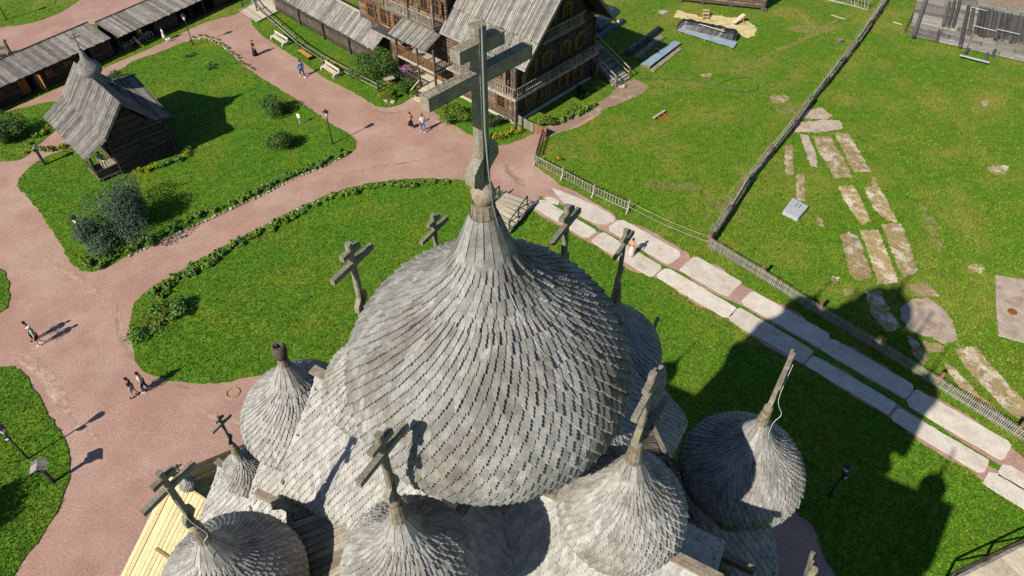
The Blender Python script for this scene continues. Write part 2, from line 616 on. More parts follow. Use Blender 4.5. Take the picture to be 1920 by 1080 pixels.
# washed-out runnels and worn lines in the gravel
for i, (px, wd) in enumerate([
        ([(222, 560), (218, 600), (228, 640), (250, 672), (290, 700), (340, 726), (400, 730)], .22),
        ([(232, 548), (226, 590), (236, 636), (262, 676)], .12),
        ([(0, 662), (40, 664), (75, 690), (100, 715), (120, 760), (140, 800), (170, 812), (205, 850)], .35),
        ([(20, 668), (70, 700), (95, 735), (110, 780)], .25),
        ([(200, 500), (260, 488), (330, 462), (400, 432), (440, 412)], .10),
        ([(330, 440), (380, 418), (440, 392), (500, 366)], .14),
        ([(610, 330), (680, 318), (760, 305), (840, 292)], .12),
        ([(760, 205), (800, 215), (850, 244), (890, 265)], .3),
        ([(690, 205), (730, 212), (780, 205)], .2),
        ([(80, 480), (140, 520), (190, 560), (215, 600)], .3),
        ([(370, 760), (400, 780), (440, 790), (470, 800)], .2),
        ([(940, 300), (960, 330), (985, 350)], .4)]):
    c = spline([(G(*p).x, G(*p).y) for p in px], .25, False)
    rr = random.Random(300 + i)
    L_, R_ = [], []
    for k, p in enumerate(c):
        d = (c[min(k + 1, len(c) - 1)] - c[max(k - 1, 0)]).normalized()
        w = wd * math.sin(math.pi * (k + .3) / (len(c) - .4)) * rr.uniform(.3, 1.2)
        L_.append(p + Vector((-d.y, d.x)) * w)
        R_.append(p - Vector((-d.y, d.x)) * w)
    struct(sheet('worn_track', L_ + R_[::-1], .010 + .0006 * i, M['rut']))

LAWNS = {
    'chapel': [(32, 345), (55, 315), (85, 295), (125, 280), (160, 265), (175, 220), (200, 152), (235, 125), (255, 113), (300, 98), (345, 80), (380, 72), (402, 76), (420, 88), (445, 115), (480, 140), (520, 165), (560, 190), (592, 212), (625, 236),
               (652, 250), (667, 266), (662, 284), (640, 298), (600, 315), (560, 330), (500, 360), (440, 390), (380, 415), (330, 438), (280, 462), (230, 485), (195, 503), (168, 510), (145, 503), (130, 488), (108, 450), (80, 405), (50, 368)],
    'bush': [(-80, 208), (0, 212), (40, 203), (80, 194), (110, 192), (118, 205), (112, 235), (75, 268), (40, 298), (0, 304), (-80, 310)],
    'oval': [(262, 690), (250, 660), (243, 620), (245, 590), (256, 565), (285, 540), (320, 520), (370, 490), (420, 462), (480, 430), (540, 400), (600, 372), (650, 354), (700, 343), (760, 336), (820, 336), (870, 339), (915, 352),
             (965, 375), (1000, 396), (1060, 432), (1110, 464), (1190, 522), (1330, 604), (1400, 652), (1560, 722), (1680, 800), (1800, 882), (1930, 972), (2080, 1070), (2100, 1300), (1700, 1300), (1585, 1110), (1545, 1040), (1500, 965), (1300, 880),
             (900, 760), (600, 700), (470, 706), (430, 716), (380, 719), (330, 716), (290, 706)],
    'corner': [(-260, 690), (0, 688), (28, 690), (50, 708), (85, 768), (112, 808), (127, 845), (130, 895), (112, 948), (82, 1000), (42, 1056), (15, 1095), (-60, 1180), (-400, 1180)],
    'edge': [(-90, 500), (0, 506), (12, 520), (18, 545), (14, 570), (0, 588), (-90, 605)],
    'bench': [(470, 38), (486, 62), (520, 86), (560, 112), (610, 147), (660, 172), (690, 190), (712, 201), (742, 199), (772, 183), (788, 164), (760, 100), (700, 50), (620, 0), (540, -40), (490, -30), (462, 0)],
    'house': [(812, 198), (815, 212), (850, 235), (880, 252), (905, 268), (935, 273), (970, 264), (1000, 251), (1008, 240), (975, 220), (870, 160), (830, 172)],
}
LAWN_POLY = {}
for i, (k, px) in enumerate(LAWNS.items()):
    LAWN_POLY[k] = ragged(px, .35, .07, 20 + i)
    struct(sheet('lawn', LAWN_POLY[k], .05 + .002 * i, M['lawn'], .05))

# narrow dirt path along the manor house and worn tracks in the field
dirt_poly = ragged([(1020, 243), (1060, 228), (1100, 208), (1140, 180), (1165, 158), (1190, 150), (1212, 160), (1205, 175), (1160, 195), (1120, 212), (1090, 230), (1050, 247), (1025, 255)], .4, .12, 31)
struct(sheet('dirt_path', dirt_poly, .010, M['dirt']))
saw_poly = ragged([(1270, 20), (1310, 30), (1350, 28), (1400, 40), (1420, 55), (1405, 70), (1380, 66), (1330, 48), (1290, 38), (1262, 32)], .4, .25, 32)
struct(sheet('sawdust_patch', saw_poly, .012, M['sand']))
yard_poly = ragged([(1790, -30), (1830, 0), (1870, 12), (1930, 24), (2000, 30), (2000, -60)], .5, .15, 33)
struct(sheet('dirt_yard', yard_poly, .010, M['dirt']))
for i, (u, v, ru, rv) in enumerate([(1873, 318, 21, 10), (1830, 504, 17, 9), (1847, 192, 8, 7), (1566, 523, 9, 6), (1280, 350, 40, 8), (1350, 385, 26, 9), (1225, 345, 22, 9), (1326, 141, 12, 4), (1478, 205, 25, 10), (1462, 185, 18, 9), (1590, 548, 10, 6), (1470, 20, 30, 5), (1520, 55, 42, 8)]):
    pp = ragged([(u + ru * math.cos(a) * RND.uniform(.75, 1.15), v + rv * math.sin(a) * RND.uniform(.75, 1.15)) for a in np.linspace(0, 2 * math.pi, 12, endpoint=False)], .2, .08, 40 + i)
    struct(sheet('bare_patch', pp, .009, M['trodden' if ru > 21 else 'dry']))

for i, (px, wd) in enumerate([([(1350, 138), (1390, 125), (1425, 112), (1450, 98), (1490, 82), (1530, 62), (1565, 40), (1600, 18)], .38), ([(1360, 146), (1400, 132), (1440, 116)], .25),
                              ([(1215, 15), (1250, 30), (1275, 52)], .3), ([(1440, 300), (1400, 330), (1370, 365), (1345, 400)], .35), ([(1725, 380), (1745, 425), (1765, 475)], .7)]):
    c = spline([(G(*p).x, G(*p).y) for p in px], .3, False)
    rr = random.Random(500 + i)
    L_, R_ = [], []
    for k, p in enumerate(c):
        d = (c[min(k + 1, len(c) - 1)] - c[max(k - 1, 0)]).normalized()
        w = wd * math.sin(math.pi * (k + .3) / (len(c) - .4)) * rr.uniform(.2, 1.25)
        L_.append(p + Vector((-d.y, d.x)) * w)
        R_.append(p - Vector((-d.y, d.x)) * w)
    struct(sheet('field_track', L_ + R_[::-1], .011 + .0006 * i, M['trodden']))

# concrete slab track: gravel bed, two rows of slabs, grass strip left between them
track_poly = ragged([(1000, 396), (1020, 372), (1048, 350), (1090, 368), (1150, 402), (1160, 416), (1200, 426), (1290, 474), (1290, 492), (1345, 497), (1375, 525), (1440, 560), (1500, 590), (1550, 632), (1600, 655), (1660, 688), (1712, 735), (1760, 748),
                     (1830, 790), (1900, 845), (1960, 890), (2040, 950), (2060, 1020), (1960, 975), (1880, 925), (1830, 890), (1720, 825), (1670, 785), (1600, 745), (1520, 690), (1480, 675), (1385, 615), (1365, 596), (1300, 568), (1240, 525), (1180, 505), (1120, 462), (1060, 430)], .5, .1, 50)
track = struct(sheet('slab_track', track_poly, .062, M['gravel'], .06))
strip_poly = ragged([(1010, 370), (1030, 374), (1060, 390), (1100, 416), (1140, 440), (1200, 470), (1240, 498), (1280, 514), (1320, 542), (1370, 566), (1400, 580), (1440, 605), (1500, 637), (1560, 672), (1620, 708), (1680, 742), (1720, 770), (1780, 815), (1850, 860), (1900, 890),
                      (1890, 896), (1850, 872), (1780, 828), (1720, 782), (1680, 758), (1620, 720), (1560, 684), (1500, 652), (1440, 616), (1400, 590), (1370, 577), (1320, 552), (1280, 524), (1240, 507), (1200, 480), (1140, 447), (1100, 424), (1060, 400), (1020, 382)], .4, .05, 51)
SLABS = [
    [(1037, 355), (1077, 370), (1115, 387), (1150, 407), (1151, 415), (1137, 422), (1120, 420), (1095, 410), (1072, 392), (1052, 375)],
    [(1018, 372), (1035, 371), (1048, 378), (1046, 385), (1030, 382)],
    [(1138, 430), (1160, 420), (1185, 427), (1222, 445), (1247, 460), (1275, 472), (1276, 480), (1257, 492), (1235, 481), (1200, 462), (1175, 450), (1145, 437)],
    [(1287, 495), (1310, 492), (1340, 500), (1367, 520), (1375, 540), (1365, 555), (1345, 550), (1310, 530), (1290, 510)],
    [(1395, 562), (1415, 554), (1440, 565), (1465, 577), (1500, 595), (1522, 615), (1545, 635), (1545, 645), (1537, 652), (1490, 625), (1440, 600), (1402, 578)],
    [(1547, 645), (1580, 652), (1615, 667), (1652, 687), (1690, 712), (1707, 735), (1697, 750), (1665, 732), (1615, 702), (1565, 670), (1550, 655)],
    [(1702, 751), (1752, 751), (1790, 770), (1840, 800), (1887, 842), (1880, 862), (1840, 845), (1780, 808), (1740, 780), (1706, 760)],
    [(1888, 870), (1920, 890), (1960, 930), (1940, 935), (1900, 905), (1875, 880)],
    [(1000, 387), (1012, 375), (1035, 384), (1072, 407), (1120, 434), (1100, 447), (1065, 430), (1035, 410)],
    [(1117, 450), (1130, 437), (1160, 452), (1200, 477), (1232, 502), (1235, 509), (1220, 515), (1185, 502), (1155, 480), (1125, 462)],
    [(1240, 514), (1250, 502), (1272, 514), (1310, 537), (1345, 560), (1374, 583), (1370, 592), (1350, 590), (1310, 570), (1275, 545), (1245, 525)],
    [(1372, 590), (1388, 580), (1410, 590), (1450, 615), (1500, 650), (1515, 665), (1508, 678), (1480, 670), (1430, 640), (1388, 612)],
    [(1525, 684), (1520, 674), (1540, 675), (1580, 700), (1615, 722), (1665, 749), (1672, 762), (1667, 775), (1647, 770), (1590, 732), (1540, 700)],
    [(1672, 782), (1685, 767), (1715, 782), (1760, 812), (1800, 837), (1850, 872), (1840, 885), (1820, 880), (1770, 850), (1720, 820), (1680, 795)],
    [(1862, 884), (1890, 900), (1902, 922), (1930, 940), (1965, 970), (1935, 966), (1890, 940), (1850, 909), (1848, 897)],
]
BASE[track.name] = Vector((0, 0, 0))
for i, s in enumerate(SLABS):
    if i > 1:                                            # cast plates: straight sides, chipped corners
        g = [G(*p) for p in s]
        c = sum(g, Vector()) / len(g)
        d = (G(1790, 790) - G(1075, 381)).normalized()
        nn = Vector((-d.y, d.x, 0))
        al, ac = [(p - c).dot(d) for p in g], [(p - c).dot(nn) for p in g]
        l0, l1, w0, w1 = min(al) - .04, max(al) + .04, min(ac) * .93, max(ac) * .93
        rr = random.Random(700 + i)
        ch = lambda: rr.uniform(.08, .42)
        q = []
        for (lx, wy, sl, sw) in ((l0, w0, 1, 1), (l1, w0, -1, 1), (l1, w1, -1, -1), (l0, w1, 1, -1)):
            a_, b_ = c + d * (lx + sl * ch()) + nn * wy, c + d * lx + nn * (wy + sw * ch())
            q += [a_, b_] if (sl * sw) < 0 else [b_, a_]
        r2 = []
        for a_, b_ in zip(q, q[1:] + q[:1]):
            k = max(1, int((b_ - a_).length / .3))
            r2 += [Vector(((a_.lerp(b_, j / k)).x + rr.uniform(-.03, .03), (a_.lerp(b_, j / k)).y + rr.uniform(-.03, .03))) for j in range(k)]
        sheet('slab', r2, .10, M['concrete'], .04, track)
        continue
    sheet('slab', jag(s, .25, .045, 60 + i, 1.04), .10, M['concrete'], .04, track)
struct(sheet('grass_strip', strip_poly, .085, M['lawn'], .03))

old = None
OLD = [[(1507, 207), (1540, 202), (1560, 217), (1550, 224), (1505, 222)], [(1492, 230), (1540, 226), (1575, 225), (1580, 242), (1540, 248), (1490, 248)],
       [(1500, 252), (1515, 255), (1530, 290), (1532, 315), (1520, 310), (1508, 280)], [(1523, 255), (1555, 255), (1580, 295), (1598, 332), (1565, 335), (1550, 310), (1535, 285)],
       [(1565, 250), (1590, 250), (1612, 285), (1633, 322), (1600, 322), (1582, 285)], [(1570, 350), (1600, 347), (1615, 375), (1632, 415), (1615, 422), (1590, 387)],
       [(1620, 352), (1633, 350), (1637, 332), (1647, 350), (1670, 390), (1682, 417), (1660, 412), (1640, 395)], [(1575, 442), (1590, 435), (1610, 445), (1620, 475), (1635, 520), (1610, 527), (1595, 515)],
       [(1612, 432), (1647, 432), (1660, 465), (1685, 530), (1647, 535), (1635, 495)], [(1652, 420), (1690, 420), (1715, 490), (1722, 510), (1695, 520), (1677, 487)],
       [(1622, 547), (1650, 545), (1672, 590), (1690, 615), (1662, 625), (1635, 592)], [(1702, 535), (1740, 530), (1762, 556), (1722, 556)],
       [(1690, 600), (1688, 577), (1710, 562), (1740, 560), (1762, 575), (1785, 602), (1795, 638), (1772, 645), (1748, 632), (1722, 628), (1705, 618)], [(1728, 640), (1765, 645), (1772, 660), (1740, 662)],
       [(1790, 655), (1830, 650), (1870, 700), (1920, 750), (1945, 795), (1900, 782), (1860, 740), (1812, 692)], [(1768, 680), (1790, 690), (1830, 738), (1880, 778), (1890, 802), (1850, 782), (1800, 730)],
       [(1471, 275), (1486, 272), (1488, 328), (1472, 328)], [(1492, 328), (1507, 326), (1510, 378), (1494, 376)], [(1700, 628), (1722, 640), (1738, 670), (1730, 690), (1712, 668)]]
old = struct(sheet('old_slab_track', ragged([(1530, 420), (1535, 405), (1545, 425)], .3, .02, 80), .004, M['dry']))
BASE[old.name] = Vector((0, 0, 0))
for i, s in enumerate(OLD):
    pale = i in (0, 1, 2, 12)
    sheet('old_slab', jag(s, .2, .085, 90 + i), .03 + .001 * i, M['old_concrete'] if pale else M['dry'], .03, old)
pl = sheet('concrete_plate', ragged([(1865, 517), (1915, 525), (1975, 538), (1975, 655), (1920, 643), (1872, 630), (1866, 575)], .3, .03, 120, False), .09, M['old_concrete'], .09)
tag(pl, 'pale concrete plate lying in the grass with a rusty round hatch', 'plate')
BASE[pl.name] = Vector((0, 0, 0))
hm = MB()
hc = G(1897, 586)
hm.lathe((hc.x, hc.y), [(.26, .125), (.30, .12), (.32, .085)], 20)
hm.build('hatch_cover', M['rust'], pl)

# grass blades standing over every lawn and the field (nobody could count them)
N = 210000
uu = NR.uniform(-60, 1980, N)
vv = NR.uniform(-40, 1120, N) ** 1.0
a_ = (uu - 960) / FPX
b_ = (540 - vv) / FPX
dz = -_sp + b_ * _cp
tt = -CAM_H / dz
gx, gy = a_ * tt, (_cp + b_ * _sp) * tt
keep = np.zeros(N, bool)
hz = np.zeros(N)
on_lawn = np.zeros(N, bool)
for k, poly in LAWN_POLY.items():
    on_lawn |= inside(poly, gx, gy)
pave = inside(gravel_poly, gx, gy) | inside(road_poly, gx, gy)
trk = inside(track_poly, gx, gy) & ~inside(strip_poly, gx, gy)
dirt = inside(dirt_poly, gx, gy) | inside(yard_poly, gx, gy)
saw = inside(saw_poly, gx, gy) & (NR.random(N) > .06)
keep = (on_lawn | ~pave) & ~trk & ~saw
oldm = np.zeros(N, bool)
for s in OLD:
    oldm |= inside([Vector((G(*p).x, G(*p).y)) for p in s], gx, gy)
keep &= ~(oldm & (NR.random(N) > .12))
keep &= ~(dirt & (NR.random(N) > .08))
keep &= ~inside([Vector((G(*p).x, G(*p).y)) for p in [(1865, 517), (1975, 538), (1975, 655), (1872, 630)]], gx, gy)
gx, gy, on_lawn = gx[keep], gy[keep], on_lawn[keep]
n = len(gx)
nb = 4
ang = NR.uniform(0, 2 * math.pi, (n, nb))
hgt = NR.uniform(.045, .12, (n, nb)) * np.where(on_lawn, .8, 1.15)[:, None] * NR.uniform(.6, 1.5, n)[:, None]
wid = NR.uniform(.012, .030, (n, nb))
lean = NR.uniform(.3, 1.0, (n, nb)) * hgt
ox = NR.normal(0, .035, (n, nb))
oy = NR.normal(0, .035, (n, nb))
bx, by = gx[:, None] + ox, gy[:, None] + oy
z0 = np.where(on_lawn, .055, .0)[:, None] + 0 * ox
ca, sa = np.cos(ang), np.sin(ang)
p1 = np.stack([bx - sa * wid, by + ca * wid, z0], -1)
p2 = np.stack([bx + sa * wid, by - ca * wid, z0], -1)
p3 = np.stack([bx + ca * lean, by + sa * lean, z0 + hgt], -1)
V3 = np.stack([p1, p2, p3], 2).reshape(-1, 3)
me = mesh_np('grass', V3, np.arange(len(V3)), np.full(len(V3) // 3, 3), M['blades'], np.repeat(NR.random(n), nb))
gr = link('grass', me)
tag(gr, 'short green grass blades over the lawns and the field', 'grass', kind='stuff')

# ------------------------------------------------------------------ the many-domed wooden church
AX = Vector((-.30, 5.9, 0))
church = empty('wooden_church', (AX.x, AX.y, 0), 'huge grey shingled wooden church of many onion domes and crosses in the foreground', 'church')
CARD = (60, 150, 240, 330)
DIAG = (15, 105, 195, 285)


def pol(r, a, z=0.0):
    return AX + D(a) * r + Vector((0, 0, z))


def tip_outline(n, frac, hw=.462):
    """board outline with an n-stepped pointed end taking the last frac of its length"""
    left = [(-hw, 0)]
    for k in range(n):
        x0, x1 = hw * (1 - k / (n + .6)), hw * (1 - (k + 1) / (n + .6))
        t = 1 - frac + frac * k / n
        left += [(-x0, t), (-x1, t)]
    left.append((-hw * (1 - n / (n + .6)), 1))
    return left + [(-x, t) for x, t in reversed(left)]


OUT_STEP = tip_outline(3, .40)
OUT_ONE = tip_outline(2, .40)
OUT_FLAT = [(-.47, 0), (-.47, 1), (.47, 1), (.47, 0)]


def shingles(mapf, rows, outline, lift0, lift1, thick, jit=.04):
    """rows: list of (s_top, s_tip, a_array, width). returns verts (n,K*2,3) per shingle, faces template, centres"""
    out = np.array(outline)
    K = len(out)
    allv = []
    for s_top, s_tip, aa, w in rows:
        n = len(aa)
        jl = NR.normal(0, jit, (n, 1)) * (s_tip - s_top)
        jo = NR.normal(0, .15, (n, 1))
        A = aa[:, None] + out[None, :, 0] * w * NR.uniform(.92, 1.0, (n, 1))
        S = s_top + out[None, :, 1] * (s_tip - s_top + jl)
        P, Nn = mapf(A, S)
        off = lift0 + (lift1 - lift0) * out[None, :, 1] * (1 + jo) + 0 * A
        top = P + Nn * off[..., None]
        bot = P + Nn * (off - thick)[..., None]
        allv.append(np.concatenate([top, bot], 1))
    V = np.concatenate(allv, 0)
    faces = [list(range(K))]
    for k in range(K - 1):
        faces.append([k, K + k, K + k + 1, k + 1])
    return V, faces


def emit(name, V, faces, mt, parent, stuff=True):
    n, kk = V.shape[0], V.shape[1]
    b = base_of(parent)
    Vf = V.reshape(-1, 3) - np.array([b.x, b.y, b.z])
    off = (np.arange(n) * kk)[:, None]
    flat, sizes, order = [], [], []
    idx = np.concatenate([np.array(f) for f in faces])
    flat = (off + idx[None, :]).ravel()
    sizes = np.tile([len(f) for f in faces], n)
    tint = np.repeat(NR.random(n), len(faces))
    me = mesh_np(name, Vf, flat, sizes, mt, tint)
    o = link(name, me, parent)
    if stuff:
        o['kind'] = 'stuff'
    return o


def profile_fn(prof):
    """prof [(r,z)] top to bottom -> dense arclength arrays"""
    P = spline([(r, z) for r, z in prof], .01, False)
    r = np.array([p.x for p in P])
    z = np.array([p.y for p in P])
    s = np.concatenate([[0], np.cumsum(np.hypot(np.diff(r), np.diff(z)))])
    dr, dzz = np.gradient(r, s), np.gradient(z, s)
    return s, r, z, dr, dzz


def onion(name, cx, cy, prof, nfull, e, collar, parent, outline, lift, thick, single=0, mt=None):
    mt = mt or M['shingle_mid']
    s, r, z, dr, dzz = profile_fn(prof)
    core = MB()
    core.lathe((cx, cy), [(max(a - .012, .01), b) for a, b in zip(r[::6], z[::6])], 40)
    dm = core.build(name, M['shingle_core'], parent, smooth=False)

    def mp(A, S):
        S = np.clip(S, 0, s[-1])
        rr = np.interp(S, s, r)
        zz = np.interp(S, s, z)
        a, b = np.interp(S, s, dr), np.interp(S, s, dzz)
        ca, sa = np.cos(A), np.sin(A)
        P = np.stack([cx + rr * ca, cy + rr * sa, zz], -1)
        nn = np.stack([-b * ca, -b * sa, a], -1)
        nn /= np.linalg.norm(nn, axis=-1, keepdims=True) + 1e-9
        return P, nn

    R = r.max()
    rows = []
    st = s[0]
    # long boards of the collar right under the neck
    nc = max(12, int(nfull * .26))
    crow = [(0, collar, np.arange(nc) * 2 * math.pi / nc, 2 * math.pi / nc)]
    Vc, fc = shingles(mp, crow, OUT_FLAT, .012, .03, .03, .05)
    emit('collar_boards', Vc, fc, mt, dm)
    sb = collar * .92
    k = 0
    rows2 = []
    while sb < s[-1] + e * .2:
        rr = float(np.interp(min(sb, s[-1]), s, r))
        nn = nfull if rr > .40 * R else nfull // 2
        ee = e if nn == nfull else e * 1.5
        if rr > .40 * R and rr < .75 * R and sb < s[-1] * .6:
            ee = e * 1.25
        sb += ee
        w = 2 * math.pi / nn
        rows2.append((max(sb - ee * 2.5, 0), sb, (np.arange(nn) + .5 * (k % 2)) * w, w))
        k += 1
    V, f = shingles(mp, rows2, outline, .004, lift, thick)
    if single:
        c = V.mean(1)
        dist = np.linalg.norm(c - np.array([0, 0, CAM_H]), axis=1)
        u, v, zc = PX(c)
        # shingles facing the camera, largest in view
        nrm = np.cross(V[:, 2] - V[:, 0], V[:, -1] - V[:, 0])[:, :]
        tov = np.array([0, 0, CAM_H]) - c
        half = V.shape[1] // 2
        e1 = V[:, half - 1] - V[:, 0]
        e2 = V[:, half // 2] - V[:, 0]
        area = np.abs((np.cross(e1, e2) * tov).sum(1)) / dist ** 3
        rad = c[:, :2] - np.array([cx, cy])
        front = (rad * tov[:, :2]).sum(1) > 0
        area = np.where(front, area, 0)
        pick = np.argsort(-area)[:single]
        mask = np.ones(len(V), bool)
        mask[pick] = False
        for i in pick:
            emit('shingle', V[i:i + 1], f, mt, dm, False)
        V = V[mask]
    emit('shingles', V, f, mt, dm)
    return dm


def cross(c, zb, h, w, th, ang, parent, ball=True, sparse=False):
    """carved wooden cross; c xy centre, zb foot height, h height, w main beam length"""
    c = Vector((c[0], c[1], 0))
    x = D(ang)
    Z = Vector((0, 0, 1))
    Mx = Matrix((x, D(ang + 90), Z)).transposed()
    m = MB()
    t = th
    # chamfered post
    oct_ = [(-.5, -.3), (-.3, -.5), (.3, -.5), (.5, -.3), (.5, .3), (.3, .5), (-.3, .5), (-.5, .3)]
    m.prism([c + Z * (zb + h * .10) + x * (a * t) + D(ang + 90) * (b * t * .9) for a, b in oct_], Z * h * .90)
    p = m.build('cross', M['cross'], parent)
    b = MB()
    zb2 = zb + h * .755
    b.box(c + Z * zb2, w, t * .8, t * .95, M=Mx)
    b.build('crossbeam', M['cross'], p)
    b = MB()
    b.box(c + Z * (zb + h * .90) - x * 0, w * .42, t * .86, t * .85, M=Mx)
    b.build('upper_beam', M['cross'], p)
    b = MB()
    b.add([c + Z * (zb + h * f) + x * (sx * t) + D(ang + 90) * (sy * t * .45) for sy in (-1, 1) for f, sx in ((.40, .4), (.36, 1.15), (.29, 1.25), (.24, .5), (.13, -.5), (.16, -1.3), (.24, -1.2), (.31, -.4))],
          [tuple(range(8)), tuple(range(15, 7, -1))] + [(k, 8 + k, 8 + (k + 1) % 8, (k + 1) % 8) for k in range(8)])
    b.build('footrest', M['cross'], p)
    if ball:
        b = MB()
        r = t * .95
        b.lathe(c, [(r * .55, zb + h * .135), (r * .8, zb + h * .115), (r, zb + h * .075), (r * .95, zb + h * .04), (r * .7, zb + h * .005), (r * .55, zb - .02)], 12)
        b.build('finial_ball', M['neck'], p, smooth=True)
    return p


def neck(c, z0, z1, r0, r1, parent, n=14):
    b = MB()
    for k in range(n):
        a0, a1 = 2 * math.pi * k / n + .02, 2 * math.pi * (k + 1) / n - .02
        pts = []
        for z, r in ((z0, r0), (z1, r1)):
            for a in (a0, a1):
                pts.append((c[0] + r * math.cos(a), c[1] + r * math.sin(a), z))
        b.add([pts[0], pts[1], pts[3], pts[2]], [(0, 1, 2, 3)])
    b.lathe(c, [(r0 * .93, z0 + .003), (r1 * .93, z1)], n)
    return b.build('neck', M['neck'], parent)


def small_dome(r, a, zball, R, n, e, outline, has_cross=True, ch=1.5, cw=.84, ct=.092, pos=None, ang=None, kz=None):
    p = pos or pol(r, a)
    k = R / .86
    kz = kz or k
    prof = [(.08, -.26 * k), (.098, -.36 * k), (.16 * k, -.55 * k), (.30 * k, -.80 * k), (.53 * k, -1.05 * k), (.74 * k, -1.32 * k), (.86 * k, -1.66 * k), (.83 * k, -1.95 * k), (.66 * k, -2.22 * k), (.50 * k, -2.38 * k)]
    prof = [(a_ if R > .5 or i_ > 1 else a_ * .35, zball + b_ / k * kz) for i_, (a_, b_) in enumerate(prof)]
    dm = onion('dome', p.x, p.y, prof, n, e, .42 * k, church, outline, .046, .042)
    neck((p.x, p.y), zball + .02, zball - .34 * kz, .085 if R > .5 else .03, .118 if R > .5 else .05, dm, 12)
    b = MB()
    b.lathe((p.x, p.y), [(.50 * k, zball - 2.33 * kz), (.50 * k, zball - 2.9 * kz)], 16)
    b.build('drum', M['log'], dm)
    if has_cross:
        cross((p.x, p.y), zball, ch, cw, ct, 60 if ang is None else ang, church)
    else:
        b = MB()
        q = .105 * k
        b.lathe((p.x, p.y), [(.05 * k, zball + .03 * k), (q * .6, zball + .17 * k), (q * .95, zball + .11 * k), (q, zball + .03 * k), (q * .85, zball - .06 * k), (q * .6, zball - .12 * k)], 14)
        b.build('finial_ball', M['log_dark'], dm, smooth=True)
    return dm


# --- main dome, collar, big cross with lightning rod
MAIN = [(.15, 31.12), (.18, 30.97), (.25, 30.75), (.42, 30.4), (.68, 30.1), (1.03, 29.8), (1.37, 29.5), (1.65, 29.15), (1.81, 28.75), (1.83, 28.4), (1.73, 28.05), (1.51, 27.75), (1.27, 27.52), (1.07, 27.38), (.86, 27.2), (.66, 27.0)]
md = onion('main_dome', AX.x, AX.y, MAIN, 72, .118, .62, church, OUT_STEP, .064, .060, single=300, mt=M['shingle'])
md['label'] = 'great central onion dome clad in grey stepped shingles'
b = MB()
b.lathe(AX, [(.6, 27.0), (.6, 24.0)], 16)
b.build('drum', M['log'], md)
b = MB()
for k in range(12):                                     # tapering timber block the cross stands in
    a0, a1 = 30 * k, 30 * k + 27
    for (ra, rb) in ((.125, .165),):
        b.add([AX + D(a0) * ra + Vector((0, 0, 31.27)), AX + D(a1) * ra + Vector((0, 0, 31.27)), AX + D(a1) * rb + Vector((0, 0, 30.98)), AX + D(a0) * rb + Vector((0, 0, 30.98))], [(0, 1, 2, 3)])
b.lathe(AX, [(.115, 31.27), (.15, 30.9)], 12)
b.build('neck', M['neck'], md)
mc = cross(AX, 31.27, 1.95, 1.33, .142, 47, church)
mc['label'] = 'largest cross, mossy carved timber with a row of nails'
b = MB()
X, Y = D(47), D(137)
for k in range(22):                                     # nails against birds on the beam
    t = -.57 + 1.14 * k / 21
    if abs(t) > .1:
        p = AX + X * t + Y * RND.uniform(-.04, .04) + Vector((0, 0, 31.27 + 1.95 * .755 + .07))
        b.tube([p, p + Vector((RND.uniform(-.01, .01), 0, .085))], .0022, 4)
b.build('nails', M['iron'], mc)
b = MB()
fr = AX - Y * .085 - X * .03
b.tube([fr + Vector((0, 0, 33.42)), fr + Vector((0, 0, 33.1)), fr + Vector((0, 0, 32.2)), fr - Y * .03 + Vector((0, 0, 31.75)), fr - Y * .05 + X * .03 + Vector((0, 0, 31.3)), fr - Y * .12 + X * .06 + Vector((0, 0, 30.95))], [.004, .011, .011, .008, .006, .006], 6)
pts = []
s_, r_, z_, _, _ = profile_fn(MAIN)
for q in np.linspace(.12, .9, 22):
    ss = q * s_[-1]
    aa = math.radians(-62 + 40 * q ** 1.3)
    rr = float(np.interp(ss, s_, r_)) + .045
    pts.append((AX.x + rr * math.cos(aa), AX.y + rr * math.sin(aa), float(np.interp(ss, s_, z_)) + .02))
b.tube(pts, .0055, 5)
b.build('lightning_rod', M['steel'], mc)

# --- four upper domes on barrel roofs


